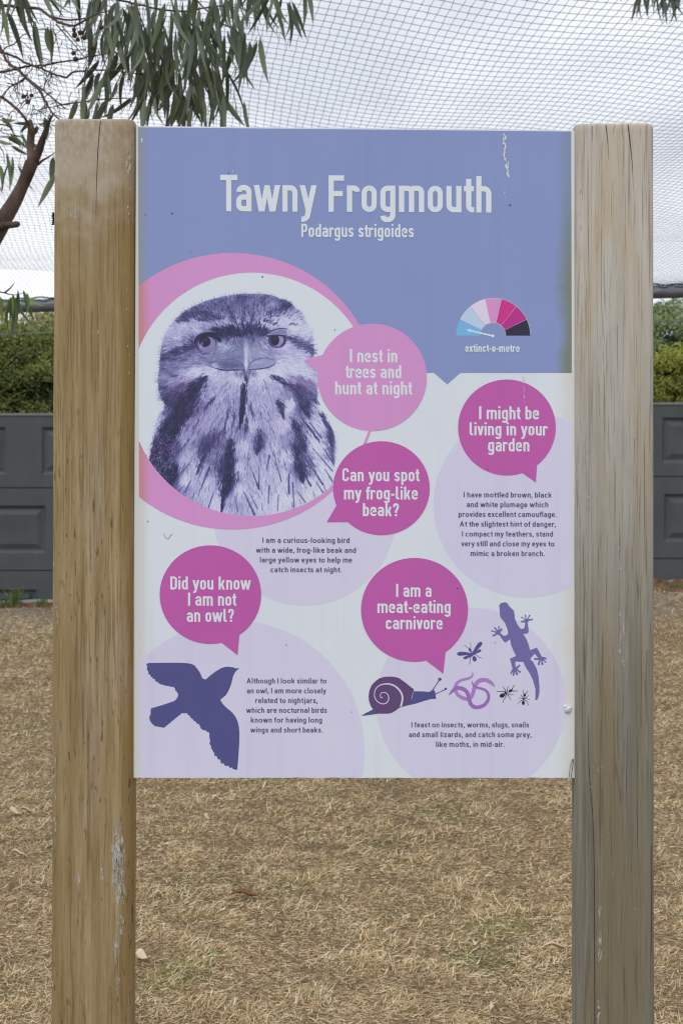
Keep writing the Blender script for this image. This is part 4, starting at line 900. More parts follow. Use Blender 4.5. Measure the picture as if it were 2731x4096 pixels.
def lump(x, y, rx, ry, dz, layer=1):
    V = []; Fc = []; nu, nv = 12, 6
    for j in range(nv + 1):
        ph = math.pi / 2 * j / nv
        for i in range(nu):
            th = 2 * math.pi * i / nu; k = 1 + .3 * mnoise.noise(Vector((math.cos(th) * 2 + x, math.sin(th) * 2, ph)))
            px, pz = x + rx * math.cos(ph) * math.cos(th) * k, y + ry * math.cos(ph) * math.sin(th) * k
            p = SP(px, pz, layer); V.append((p[0], p[1] - dz * math.sin(ph) * k, p[2]))
    for j in range(nv):
        for i in range(nu): Fc.append((j * nu + i, j * nu + (i + 1) % nu, (j + 1) * nu + (i + 1) % nu, (j + 1) * nu + i))
    return V, Fc
v, f = join([lump(2268, 2838, 13, 16, .005), lump(2261, 2826, 8, 7, .004), lump(2278, 2832, 6, 8, .004)])
mesh_obj('insect_cocoon', v, f, M_drop, sign, smooth=True, label='whitish insect cocoon stuck to the lower edge')
v1, f1 = ribbon_px([(2288, 3036), (2281, 3052), (2276, 3080), (2273, 3108)], [2, 2, 2, 2.5], DS, .003)
v2, f2 = ribbon_px([(2289, 3034), (2288, 3058), (2284, 3085), (2282, 3108)], [5, 3, 3, 3], DS, .0036)
v, f = join([(v1, f1), (v2, f2)])
mesh_obj('peeling_edge', v, f, M_grime, sign, label='dark peeling curl at the panel corner')
# tuft of lichen on the left post
parts = []
for _ in range(70):
    x, y = 216 + rs.uniform(-1, 2), rs.uniform(852, 900); a = rs.uniform(-1.2, 1.2); l_ = rs.uniform(5, 11)
    p0 = at(x, y, PF + .02); p1 = at(x - l_ * math.cos(a), y + l_ * math.sin(a), PF + .02 + rs.uniform(-.01, .01))
    parts.append(tube([p0, (p0 + p1) / 2 + Vector((0, 0, .0006)), p1], [.0007, .0006, .0003], 4))
v, f = join(parts); m = NT('lichen', .9, .1); mesh_obj('lichen_tuft', v, f, m.color((.06, .05, .045)), sign, label='small dark lichen tuft')

# ------------------------------------------------------------------ fence at the back
m = NT('fence_paint', .62, .3); c = m.coord()
n1 = m.noise(c, (1, 1, 1), 1.4, 5); n2 = m.noise(c, (3, 1, .6), 5, 5)
cc = m.mix(m.ramp(n1, [(.3, 0), (.7, 1)]), (.058, .067, .071), (.090, .101, .107)); cc = m.mix(m.ramp(n2, [(.6, 0), (.75, .35)]), cc, (.12, .12, .115))
m.color(cc); M_fence = m.m
m = NT('fence_cap', .5, .3); M_cap = m.color((.20, .205, .21))
DF = 17.3
def fz(y): return CAMZ + (HY - y) * DF / F
def fx(x): return (x - CX) * DF / F
def fence(x0, x1, zbot, ztop, seams, rows, yq, label, name='panelled_fence'):
    """seams: z of section joints, rows: list of (zlo, zhi, [(xa, xb)...]) moulded panels"""
    root = empty(name, ((x0 + x1) / 2, yq, zbot)); tag(root, label, 'fence', 'grey panelled fence runs')
    zs = sorted([zbot] + seams + [ztop]); k = 0
    for zl, zh in zip(zs[:-1], zs[1:]):
        V = []; Fc = []
        gl, gt = .006, .006
        a, b = zl + (gl if zl > zbot else 0), zh - (gt if zh < ztop else 0)
        row = [r for r in rows if r[0] > zl and r[1] < zh]
        holes = row[0][2] if row else []
        plo, phi = (row[0][0], row[0][1]) if row else (a, b)
        def q(xa, xb, za, zb, d=0):
            o = len(V); V.extend([(xa, yq + d, za), (xb, yq + d, za), (xb, yq + d, zb), (xa, yq + d, zb)]); Fc.append((o, o + 1, o + 2, o + 3))
        if holes:
            q(x0, x1, a, plo); q(x0, x1, phi, b); xp = x0
            for xa, xb in holes:
                xa, xb = max(xa, x0 + .01), min(xb, x1 - .01)
                q(xp, xa, plo, phi); xp = xb
                lv = [(0, 0), (.03, .032), (.05, .032), (.11, .006)]     # inset, depth : moulded groove
                R_ = []
                for ins, dep in lv:
                    o = len(V); V.extend([(xa + ins, yq + dep, plo + ins), (xb - ins, yq + dep, plo + ins), (xb - ins, yq + dep, phi - ins), (xa + ins, yq + dep, phi - ins)]); R_.append(o)
                for o1, o2 in zip(R_[:-1], R_[1:]):
                    for i in range(4): Fc.append((o1 + i, o1 + (i + 1) % 4, o2 + (i + 1) % 4, o2 + i))
                Fc.append(tuple(R_[-1] + i for i in range(4)))
            q(xp, x1, plo, phi)
        else: q(x0, x1, a, b)
        # returns into the joint and the back
        o = len(V); V.extend([(x0, yq, a), (x1, yq, a), (x0, yq + .05, a), (x1, yq + .05, a), (x0, yq, b), (x1, yq, b), (x0, yq + .05, b), (x1, yq + .05, b)])
        Fc += [(o, o + 2, o + 3, o + 1), (o + 4, o + 5, o + 7, o + 6), (o + 2, o + 6, o + 7, o + 3), (o, o + 4, o + 6, o + 2), (o + 1, o + 3, o + 7, o + 5)]
        mesh_obj('fence_board', V, Fc, M_fence, root)
    v, f = boxmesh(x0 + .004, x1 - .004, yq + .052, yq + .07, zbot, ztop - .004); mesh_obj('fence_backing', v, f, M_fence, root)
    v, f = boxmesh(x0 - .01, x1 + .01, yq - .012, yq + .075, ztop + .001, ztop + .028)
    mesh_obj('top_rail', v, f, M_cap, root)
    return root
w_ = 1.62
def spans(xend, gap, wid, lo): 
    out = []; b = xend
    while b > lo: out.append((b - wid, b)); b -= wid + gap
    return sorted(out)
xr_ = -0.25
rowsL = [(fz(1898), fz(1708), sorted([(fx(168), fx(168) + 1.55), (fx(25) - 1.55, fx(25)), (fx(168) + 2.0, xr_ - .1), (fx(25) - 3.6, fx(25) - 2.0)])),
         (fz(2212), fz(2022), sorted([(fx(184) - 1.55, fx(184)), (fx(184) + .45, fx(184) + 2.0), (fx(184) - 3.5, fx(184) - 2.0)])),
         (fz(2412), fz(2358), sorted([(fx(150) - 1.55, fx(150)), (fx(150) + .45, fx(150) + 2.0), (fx(150) - 3.5, fx(150) - 2.0)]))]
fence(-7.6, xr_, 0.0, fz(1662), [fz(1951), fz(2282)], rowsL, DF, 'dark grey moulded fence on the left behind the honey brown post')
DF2 = DF
rowsR = [(fz(1852), fz(1670), [(fx(2642), fx(2642) + 1.5), (fx(2642) + 1.95, fx(2642) + 3.4)] ), (fz(2166), fz(1975), [(fx(2650), fx(2650) + 1.5), (fx(2650) + 1.95, fx(2650) + 3.4)])]
rowsR[0] = (rowsR[0][0], rowsR[0][1], [(fx(2642) - 3.4, fx(2642) - 1.9), (fx(2642) - 1.5 - .2, fx(2642) - .45)] + rowsR[0][2])
rowsR[1] = (rowsR[1][0], rowsR[1][1], [(fx(2650) - 3.4, fx(2650) - 1.9), (fx(2650) - 1.5 - .2, fx(2650) - .45)] + rowsR[1][2])
fence(xr_ + .03, 7.6, 0.0, fz(1620), [fz(1906), fz(2233)], rowsR, DF - .05, 'dark grey moulded fence on the right behind the silvered post, slightly taller')
# concrete strip under the fence
m = NT('weathered_concrete', .9, .15); c = m.coord(); M_conc = m.color(m.mix(m.ramp(m.noise(c, (1, 1, 1), 7, 6), [(.35, 0), (.65, 1)]), (.16, .165, .165), (.34, .34, .33)))
def strip(x0, x1, yq, zt):
    V = []; n = 60
    for i in range(n + 1):
        x = x0 + (x1 - x0) * i / n; h = zt + .03 * mnoise.noise(Vector((x * 2.3, yq, 0))); V += [(x, yq - .16, h - .12), (x, yq - .12, h), (x, yq - .003, h + .02)]
    return V, [(3 * i + k, 3 * i + 3 + k, 3 * i + 4 + k, 3 * i + 1 + k) for i in range(n) for k in range(2)]
v, f = strip(-7.6, xr_, DF, .06); tag(mesh_obj('kerb_strip', v, f, M_conc), kind='structure')
v, f = strip(xr_ + .03, 7.6, DF - .05, .30); tag(mesh_obj('kerb_strip', v, f, M_conc), kind='structure')
# reddish soil bank against the fence
m = NT('red_soil', .95, .1); c = m.coord(); M_red = m.color(m.mix(m.ramp(m.noise(c, (1, 1, 1), 11, 6, .7), [(.35, 0), (.65, 1)]), (.075, .04, .025), (.24, .145, .085)))
def bank(x0, x1, zf, hh):
    V = []; Fc = []; nx, ny = 140, 9
    for j in range(ny + 1):
        for i in range(nx + 1):
            x = x0 + (x1 - x0) * i / nx; t = j / ny; y = DF - .2 - .75 * t
            hgt = zf(x) * 0 + hh * (1 - t) ** 1.5 * (.75 + .6 * mnoise.noise(Vector((x * 2.7, t * 2, 1)))) + .03 * mnoise.noise(Vector((x * 11, y * 11, 4)))
            V.append((x, y, float(gh(x, y)) + hgt - .012 - .05 * (t > .95)))
    for j in range(ny):
        for i in range(nx): a = j * (nx + 1) + i; Fc.append((a, a + 1, a + nx + 2, a + nx + 1))
    return V, Fc
v, f = bank(-7.4, -.3, lambda x: 0, .055); tag(mesh_obj('soil_bank', v, f, M_red, smooth=True), kind='structure')
v, f = bank(.3, 7.4, lambda x: 0, .16); tag(mesh_obj('soil_bank', v, f, M_red, smooth=True), kind='structure')
# weeds at the foot of the fence
m = NT('weed_green', .6, .3); m.color(m.mix(m.ramp(m.noise(m.coord(), (1, 1, 1), 14, 2), [(.4, 0), (.6, 1)]), (.07, .12, .03), (.17, .20, .07))); M_weed = m.m
def weed(px, py, h, n, seed, label):
    rr = random.Random(seed); D = 16.75; b = at(px, py, D); b.z = float(gh(b.x, D))
    parts = []
    for _ in range(n):
        a = rr.uniform(0, 6.28); l_ = h * rr.uniform(.5, 1.1); s_ = rr.uniform(.1, .55)
        p = [b + Vector((rr.uniform(-.06, .06), rr.uniform(-.05, .05), 0))]
        for k in range(1, 5): t = k / 4; p.append(p[0] + Vector((math.cos(a) * s_ * l_ * t * t, math.sin(a) * s_ * l_ * t * t, l_ * (t - .25 * t * t))))
        parts.append(tube(p, [.006, .007, .006, .004, .001], 4))
    v, f = join(parts); o = mesh_obj('weed', v, f, M_weed, loc=tuple(b)); return tag(o, label, 'weed', 'weeds at the foot of the fence')
weed(66, 2420, .33, 34, 1, 'tall green weed tuft at the foot of the left fence')
weed(20, 2425, .16, 26, 2, 'low green weed tuft at the far left foot of the fence')
weed(165, 2425, .14, 22, 3, 'short weed tuft between the fence and the honey brown post')
weed(2700, 2330, .12, 24, 4, 'short weed tuft on the red soil by the right fence')

# ------------------------------------------------------------------ pipe, rope and netting of the aviary
DP = 17.75
def pz(x): return 3.80 + .022 * x
m = NT('galvanised_pipe', .55, .4); c = m.coord()
M_pipe = m.color(m.mix(m.ramp(m.noise(c, (2, 30, 30), 3, 5), [(.35, 0), (.65, 1)]), (.10, .11, .13), (.24, .25, .28)))
M_pipe.node_tree.nodes['Principled BSDF'].inputs['Metallic'].default_value = .3
m = NT('green_rope', .85, .15); M_rope = m.color((.02, .05, .05))
fr_ = empty('netting_support', (0, DP, 0)); tag(fr_, 'thick grey horizontal pipe carrying the bird netting above the fence', 'pipe')
v, f = tube([(x, DP, pz(x)) for x in np.linspace(-7.4, 7.4, 40)], .082, 16); mesh_obj('top_pipe', v, f, M_pipe, fr_, smooth=True)
for x in (-7.3, 7.3):
    v, f = tube([(x, DP, -.1), (x, DP, 2.0), (x, DP, pz(x) - .06)], .07, 12); mesh_obj('support_post', v, f, M_pipe, fr_, smooth=True)
parts = []
v1, f1 = tube([(x, DP - .02 + .006 * math.sin(x * 40), pz(x) + .098 + .008 * math.sin(x * 23) - .02 * abs(math.sin(x * 1.7))) for x in np.linspace(-7.4, 7.4, 400)], .010, 5)
v2, f2 = tube([(x, DP - .075 + .004 * math.sin(x * 50), pz(x) + .055 + .01 * math.sin(x * 31)) for x in np.linspace(-7.4, 7.4, 400)], .006, 5)
v, f = join([(v1, f1), (v2, f2)]); mesh_obj('edge_rope', v, f, M_rope, fr_)
v, f = tube([(x, DP - .2, 3.42 + .02 * x + .01 * math.sin(x * 3)) for x in np.linspace(-7.4, 7.4, 30)], .006, 5)
mesh_obj('tension_wire', v, f, M_pipe, fr_)

def nz_net(X, Y):
    t = (DP - Y)
    return pz(X) + .10 + .012 * t + .055 * np.sin(X * .9 + .4) * np.sin(t * .55) - .06 * np.sin(np.clip(t / 3.0, 0, 1) * np.pi) + .02 * np.sin(X * 2.7 + Y * 1.1) \
        + .05 * np.sin(Y * 1.7 + X * .3) * sstep(-.6, -2.6, X)
def netting():
    XA, XB, YA, YB = -6.6, 6.6, 4.2, DP; lines = []
    sB, sA = .0535, .098
    def wob(a, k): return .0035 * np.sin(a * 23.0 + k * 1.7) + .0025 * np.sin(a * 57 + k * 3.1)
    for i in range(int((XB - XA + 3) / sB)):
        x0 = XA - 1.5 + i * sB; Y = np.arange(YB, YA, -.13); X = x0 + (YB - Y) * .117 + .02 * np.sin(Y * 1.3 + i * .05) + wob(Y, i)
        k = (X > XA) & (X < XB)
        if k.sum() > 2: lines.append(np.stack([X[k], Y[k], nz_net(X[k], Y[k])], 1))
    for j in range(-20, int((YB - YA + 6) / sA)):
        y0 = YB - 3.0 - j * sA + 0.0; X = np.arange(XA, XB, .13); Y = y0 + .40 * X + .03 * np.sin(X * 1.1 + j * .04) + wob(X, j)
        k = (Y > YA) & (Y < YB)
        if k.sum() > 2: lines.append(np.stack([X[k], Y[k], nz_net(X[k], Y[k])], 1))
    Vs = []; Fs = []; o = 0; r = .0016
    tri = np.array([(0, 1.0), (.87, -.5), (-.87, -.5)])
    for Ln in lines:
        n = len(Ln); t = np.gradient(Ln, axis=0); t /= np.linalg.norm(t, axis=1)[:, None]
        u = np.cross(t, (0, 0, 1.0)); u /= np.linalg.norm(u, axis=1)[:, None]; w = np.cross(u, t)
        ring = Ln[:, None] + (u[:, None] * tri[None, :, 0, None] + w[:, None] * tri[None, :, 1, None]) * r
        Vs.append(ring.reshape(-1, 3)); b = o + np.arange(n - 1) * 3
        for k in range(3): Fs.append(np.stack([b + k, b + (k + 1) % 3, b + (k + 1) % 3 + 3, b + k + 3], 1))
        o += n * 3
    # knots in the nearer part
    kv = []
    for i in range(int((XB - XA + 3) / sB)):
        x0 = XA - 1.5 + i * sB
        j = np.arange(-20, int((YB - YA + 6) / sA))
        y0 = YB - 3.0 - j * sA; Xk = x0 + (YB - y0) * .117; 
        for _ in range(3):
            Yk = y0 + .40 * Xk + .03 * np.sin(Xk * 1.1 + j * .04); Xk = x0 + (YB - Yk) * .117 + .02 * np.sin(Yk * 1.3 + i * .05)
        k = (Yk > 5.5) & (Yk < 13.5) & (np.abs(Xk) < .26 * Yk + .5)
        if k.any(): kv.append(np.stack([Xk[k], Yk[k], nz_net(Xk[k], Yk[k])], 1))
    kv = np.concatenate(kv); a = .0032
    tet = np.array([(a, 0, 0), (-a * .8, a, 0), (-a * .8, -a, 0), (0, 0, a * 1.1)]) ; tet[:, 2] -= a * .3
    Kv = (kv[:, None] + tet[None]).reshape(-1, 3); b = o + np.arange(len(kv)) * 4
    Vs.append(Kv)
    Q = [np.stack([b + i, b + j, b + k, b + k], 1) for i, j, k in ()]
    tris = np.concatenate([np.stack([b + i, b + j, b + k], 1) for i, j, k in ((0, 1, 3), (1, 2, 3), (2, 0, 3), (0, 2, 1))])
    return np.concatenate(Vs), np.concatenate(Fs), tris
Vn, Fq, Ft = netting()
m = NT('black_netting', .7, .2); M_net = m.color((.012, .016, .024))
Fall = np.concatenate([Fq[:, [0, 1, 2]], Fq[:, [0, 2, 3]], Ft])
net = mesh_obj('aviary_net', Vn, Fall, M_net, loc=(0, DP, 3.9))
tag(net, 'black square mesh bird netting stretched overhead from the pipe', 'net')

# ------------------------------------------------------------------ shrubs behind the fence
def leafmat(name, trans=.25):
    m = NT(name, .55, .3); m.color(m.attr())
    return m.m
M_leaf = leafmat('shrub_leaf')
m = NT('bark', .85, .1); c = m.coord(); M_bark = m.color(m.mix(m.ramp(m.noise(c, (20, 20, 4), 1, 5), [(.35, 0), (.65, 1)]), (.045, .032, .026), (.125, .088, .072)))
def shrub(cx, cy, rx, ry, ztop, zbase, nclump, nleaf, base, tip, seed, label, name='shrub'):
    rg = np.random.default_rng(seed); h = (ztop - zbase)
    root = empty(name, (cx, cy, 0)); tag(root, label, 'shrub', 'shrubs beyond the fence')
    Vs = []; Cs = []
    dirs = rg.normal(0, 1, (nclump, 3)); dirs[:, 2] = np.abs(dirs[:, 2]) * 1.0 - .35; dirs /= np.linalg.norm(dirs, axis=1)[:, None]
    for d in dirs:
        rad = rg.uniform(.75, 1.02); cc = np.array((cx + d[0] * rx * rad, cy + d[1] * ry * rad, zbase + h * .5 + d[2] * h * .5 * rad))
        ck = rg.random(); cr = rg.uniform(.24, .52) * min(rx, h * .5) * .75; n = int(2.0 * nleaf / nclump * rg.uniform(.7, 1.3))
        q = rg.normal(0, 1, (n, 3)); q[:, 2] = np.where(q[:, 2] < -.3, -q[:, 2], q[:, 2]); q /= np.linalg.norm(q, axis=1)[:, None]; q[:, 2] *= .8
        p = cc + q * cr * rg.uniform(.72, 1.06, (n, 1)) * (1 + .16 * np.sin(q[:, :1] * 9 + cc[0] * 7) * np.sin(q[:, 2:3] * 8 + cc[2] * 5)); nn = q + rg.normal(0, .28, (n, 3)) + np.array((0, 0, .2)); nn /= np.linalg.norm(nn, axis=1)[:, None]
        a = np.cross(nn, rg.normal(0, 1, (n, 3))); a /= np.linalg.norm(a, axis=1)[:, None]; b = np.cross(nn, a)
        L_ = rg.uniform(.014, .033, (n, 1)); Wd = L_ * rg.uniform(.3, .5, (n, 1))
        a2 = a * .7 + q * .6; 
        quad = np.stack([p - a2 * L_, p - b * Wd, p + a2 * L_, p + b * Wd], 1); Vs.append(quad.reshape(-1, 3))
        k = np.clip(rg.random((n, 1)) * .45 + .55 * ck + .08 * q[:, 2:3], 0, 1); col = np.array(base) * (1 - k) + np.array(tip) * k
        col *= rg.uniform(.7, 1.2, (n, 1)); Cs.append(np.repeat(col, 4, 0))
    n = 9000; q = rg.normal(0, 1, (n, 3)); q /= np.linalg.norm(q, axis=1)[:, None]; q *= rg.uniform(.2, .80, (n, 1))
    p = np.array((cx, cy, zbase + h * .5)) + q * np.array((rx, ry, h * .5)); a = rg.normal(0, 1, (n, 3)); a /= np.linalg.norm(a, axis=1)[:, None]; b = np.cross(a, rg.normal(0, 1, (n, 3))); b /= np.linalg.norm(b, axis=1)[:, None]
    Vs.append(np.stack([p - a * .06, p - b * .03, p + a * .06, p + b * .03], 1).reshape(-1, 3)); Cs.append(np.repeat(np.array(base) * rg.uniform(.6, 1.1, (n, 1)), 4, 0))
    V = np.concatenate(Vs); n = len(V) // 4
    mesh_obj('foliage', V, np.arange(n * 4).reshape(n, 4), M_leaf, root, cols=np.clip(np.concatenate(Cs), 0, 1))
    parts = []
    for k in range(6):
        d = dirs[k]; e = np.array((cx + d[0] * rx * .8, cy + d[1] * ry * .8, zbase + h * (.5 + .4 * d[2])))
        s_ = np.array((cx + .1 * d[0], cy + .1 * d[1], -.05)); mdp = (s_ + e) / 2 + np.array((0, 0, .1 * h))
        P = smoothpath([s_, mdp * .5 + s_ * .5 + np.array((.05, 0, .1)), mdp, e], 4); parts.append(tube(P, np.linspace(.06, .012, len(P)), 6))
    v, f = join(parts); mesh_obj('stem', v, f, M_bark, root, smooth=True)
    # shaded core so that the crown does not let the sky through everywhere
    return root
yg, dg_ = (.30, .335, .065), (.055, .085, .028)
shrub(-4.75, 19.6, 1.35, 1.2, 3.62, 1.3, 72, 46000, dg_, yg, 1, 'bright yellow green rounded shrub nearest the left fence')
shrub(-3.3, 19.2, 1.0, .9, 2.75, 1.0, 80, 16000, (.04, .06, .02), (.13, .16, .045), 2, 'low dark green shrub half hidden by the honey brown post')
shrub(-4.1, 21.9, 1.6, 1.1, 4.2, 1.6, 70, 26000, (.11, .13, .045), (.40, .37, .12), 3, 'taller olive shrub behind the left shrubs with tan tips')
shrub(-6.2, 21.0, 1.3, 1.1, 3.7, 1.5, 100, 20000, dg_, (.17, .21, .05), 4, 'green shrub at the far left edge behind the fence')
shrub(4.75, 19.5, 1.2, 1.1, 3.35, 1.3, 64, 42000, (.075, .105, .022), (.37, .385, .06), 5, 'golden green rounded shrub nearest the right fence')
shrub(4.9, 21.4, 1.8, 1.1, 4.12, 1.8, 80, 34000, (.085, .13, .055), (.32, .40, .17), 6, 'pale grey green shrub rising to the pipe behind the right shrub')
shrub(6.4, 20.4, 1.2, 1.1, 3.9, 1.5, 90, 18000, dg_, yg, 8, 'green shrub at the far right edge behind the fence')
shrub(4.0, 20.0, .8, .9, 2.55, .9, 60, 12000, (.075, .105, .026), (.31, .32, .065), 9, 'low olive shrub just above the right fence beside the silvered post')

# ------------------------------------------------------------------ eucalyptus trees
m = NT('gum_leaf', .5, .35); m.color(m.attr()); M_gum = m.m
M_gum.node_tree.nodes['Principled BSDF'].inputs['Transmission Weight'].default_value = 0
m = NT('smooth_bark', .75, .15); c = m.coord(); M_branch = m.color(m.mix(m.ramp(m.noise(c, (14, 14, 8), 1, 5), [(.35, 0), (.68, 1)]), (.055, .037, .03), (.15, .105, .085)))
m = NT('twig_bark', .8, .1); M_twig = m.color((.065, .048, .042))
m = NT('gum_nut', .8, .15); M_nut = m.color((.075, .052, .045))
def gumleaf(p, dirv, ln, wd, curl, roll, fold=.25):
    """sickle-shaped hanging leaf; 2 x 8 strips with a folded midrib"""
    d = np.array(dirv, float); d /= np.linalg.norm(d)
    sd_ = np.cross(d, (0, 1.0, 0)); 
    if np.linalg.norm(sd_) < .1: sd_ = np.array((1.0, 0, 0))
    sd_ /= np.linalg.norm(sd_); fn = np.cross(sd_, d)
    w = sd_ * math.cos(roll) + fn * math.sin(roll); nrm = np.cross(w, d)
    N = 8; V = []
    for i in range(N + 1):
        t = i / N; prof = (math.sin(math.pi * min(1, t * 1.02) ** .72) ** .8 if 0 < t < 1 else 0) * (1 - .25 * t) + .02
        c_ = np.array(p) + d * ln * (t - .12 * curl * curl * t * t) + sd_ * curl * ln * .45 * t * t + nrm * ln * .06 * math.sin(t * 3)
        V += [c_ - w * wd * prof * .5 + nrm * wd * fold * prof * .5, c_, c_ + w * wd * prof * .5 + nrm * wd * fold * prof * .5]
    Fq = []
    for i in range(N):
        for k in range(2): a = 3 * i + k; Fq.append((a, a + 1, a + 4, a + 3))
    return V, Fq
def leafset(specs, name, parent, cols):
    V = []; Fc = []; Cc = []
    for s_, col in zip(specs, cols):
        v, f = gumleaf(*s_); o = len(V); V.extend(v); Fc.extend(tuple(i + o for i in q) for q in f); Cc.extend([col] * len(v))
    return mesh_obj(name, V, np.array(Fc), M_gum, parent, smooth=True, cols=np.array(Cc))
re = random.Random(17)
GREENS = [(.075, .100, .062), (.095, .125, .078), (.060, .082, .052), (.125, .155, .105), (.085, .112, .088), (.07, .095, .045)]
def gcol(): 
    g_ = re.choice(GREENS); k = re.uniform(.85, 1.5); return tuple(v * k for v in g_)
DT = 4.9
tree = empty('eucalyptus_tree', (-1.95, DT + .2, 0)); tag(tree, 'gum tree with drooping sickle leaves and bare branches at top left behind the post', 'tree')
def zp(pts, oy=0, s=.3827): return [(x * s, oy + y * s) for x, y in pts]
def limb(pts, widths, D0, D1, name='branch', mat=None, parent=None, sides=8, rough=.0):
    P = [at(x, y, D0 + (D1 - D0) * i / max(1, len(pts) - 1)) for i, (x, y) in enumerate(pts)]
    S_ = smoothpath([tuple(p) for p in P], 6); n = len(S_)
    wv = np.interp(np.linspace(0, 1, n), np.linspace(0, 1, len(widths)), widths) * .5 * (D0 + D1) / 2 / F
    if rough: S_ = [p + np.array([mnoise.noise(Vector((i * .9, k * 7.1, pts[0][1] * .01))) for k in range(3)]) * rough for i, p in enumerate(S_)]
    v, f = tube(S_, wv, sides)
    return mesh_obj(name, v, f, mat or M_branch, parent or tree, smooth=True)
# the main trunk stands outside the picture and leans in
T0 = [(-1.95, DT + .2, -.1), (-1.9, DT + .2, .8), (-1.72, DT + .1, 1.6), tuple(at(-190, 1130, DT + .05)), tuple(at(-70, 985, DT))]
Pp = smoothpath(T0 + [tuple(at(x, y, DT)) for x, y in zp([(0, 1030), (70, 940), (160, 790), (235, 640), (295, 500), (335, 390)], 500)], 6)
v, f = tube(Pp, np.interp(np.linspace(0, 1, len(Pp)), [0, .35, .55, .8, 1], [.075, .055, .030, .021, .0235]), 12)
mesh_obj('trunk', v, f, M_branch, tree, smooth=True)
limb(zp([(330, 420), (328, 330), (322, 200), (330, 60), (318, -40)], 500), [40, 32, 33, 30, 20], DT, DT + .1)
limb(zp([(345, 400), (400, 290), (440, 180), (470, 90), (500, 0), (540, -80), (575, -130)], 500), [40, 36, 30, 22, 16, 9, 5], DT, DT - .1)
limb(zp([(30, 1060), (100, 1045), (150, 1042), (186, 1035)], 500), [36, 28, 26, 24], DT - .03, DT - .12)
limb(zp([(400, 410), (450, 370), (520, 330), (575, 290)], 500), [14, 9, 6, 3], DT, DT - .05)
limb(zp([(-200, 60), (100, 60), (390, 90), (470, 130), (540, 180), (620, 235), (730, 265), (800, 262), (880, 220), (1000, 150), (1150, 110)]), [16, 13, 12, 11, 11, 11, 10, 9, 8, 7, 4], 4.95, 4.7, rough=.003)
limb(zp([(540, 175), (620, 195), (700, 208), (800, 205), (950, 180), (1080, 150)]), [9, 8, 8, 7, 6, 4], 4.9, 5.0)
limb(zp([(-150, 760), (0, 750), (120, 735), (300, 690), (480, 680), (620, 650), (800, 625), (900, 600), (1080, 570), (1300, 540)]), [11, 10, 9, 9, 8, 7, 6, 6, 5, 3], 5.1, 4.8, rough=.004)
limb(zp([(-150, 520), (0, 545), (150, 590), (300, 670), (420, 710), (560, 770), (690, 805), (760, 760), (900, 740), (1200, 735), (1490, 780)]), [10, 9, 9, 9, 8, 8, 8, 8, 7, 6, 4], 5.0, 4.75, rough=.004)
limb(zp([(-120, 330), (0, 490), (80, 640), (180, 720), (280, 820), (400, 920), (470, 1040), (540, 1170), (640, 1260)]), [14, 12, 11, 10, 12, 13, 10, 7, 5], 4.8, 4.75, rough=.004)
limb(zp([(260, 800), (400, 900), (560, 1030), (680, 1130), (720, 1140)]), [7, 6, 6, 5, 3], 4.8, 4.85)
limb(zp([(-100, 980), (0, 1010), (60, 1040), (180, 1140), (260, 1230), (310, 1310)]), [12, 12, 12, 12, 11, 9], 4.95, 4.9)
limb(zp([(270, 805), (200, 860), (120, 900), (30, 1000), (0, 1090)]), [6, 6, 6, 5, 3], 4.82, 4.9)
limb(zp([(560, 1115), (700, 1085), (900, 1060), (1100, 1035), (1400, 1025)]), [4, 6, 6, 5, 3], 4.9, 4.8)
limb(zp([(590, 250), (700, 380), (790, 480), (870, 580), (930, 640)]), [6, 5, 4, 4, 2], 4.85, 4.75)
limb(zp([(650, 270), (760, 400), (860, 520)]), [5, 4, 2], 4.85, 4.9)
limb(zp([(-20, 0), (60, 420), (130, 470), (240, 380), (330, 330)]) if False else zp([(30, 560), (60, 500), (150, 460), (240, 370), (320, 340)]), [5, 5, 5, 4, 2], 4.95, 4.9)
limb(zp([(1000, -60), (1500, 60), (1900, 120), (2300, 60), (2700, 130)]), [9, 8, 7, 6, 3], 4.7, 4.9, rough=.004)
limb(zp([(1400, -40), (1550, 400), (1750, 700), (1900, 1050)]), [7, 6, 5, 3], 4.75, 4.85, rough=.004)
limb(zp([(2000, -60), (2250, 200), (2480, 330), (2600, 500)]), [7, 6, 5, 3], 4.8, 4.7, rough=.004)
# tangled bare twigs at the left
tw = []
for _ in range(150):
    if re.random() < .62: x, y = re.uniform(-20, 230), re.uniform(240, 520)
    else: x, y = re.uniform(30, 470), re.uniform(60, 440)
    D = re.uniform(4.75, 5.1); a = re.uniform(1.0, 2.2) + re.choice((0, 0, 1.2, -1.0)); p = [at(x, y, D)]
    st_ = re.uniform(9, 20)
    for k in range(5):
        a += re.gauss(0, .42); x += math.cos(a) * st_; y += math.sin(a) * st_; p.append(at(x, y, D + k * .01))
    tw.append(tube([tuple(q) for q in p], np.linspace(.0017, .0006, 6), 4))
for _ in range(190):                      # thin pale stalks among the leaves
    x, y = re.uniform(330, 1180), re.uniform(-40, 430)
    if x > 950 and y > 150: continue
    D = re.uniform(4.7, 5.05); a = re.uniform(1.2, 1.9); p = [at(x, y, D)]
    for k in range(4):
        a += re.gauss(0, .25); x += math.cos(a) * 16; y += math.sin(a) * 16; p.append(at(x, y, D))
    tw.append(tube([tuple(q) for q in p], np.linspace(.0013, .0005, 5), 4))
v, f = join(tw); o = mesh_obj('twigs', v, f, M_twig, tree); o['kind'] = 'stuff'
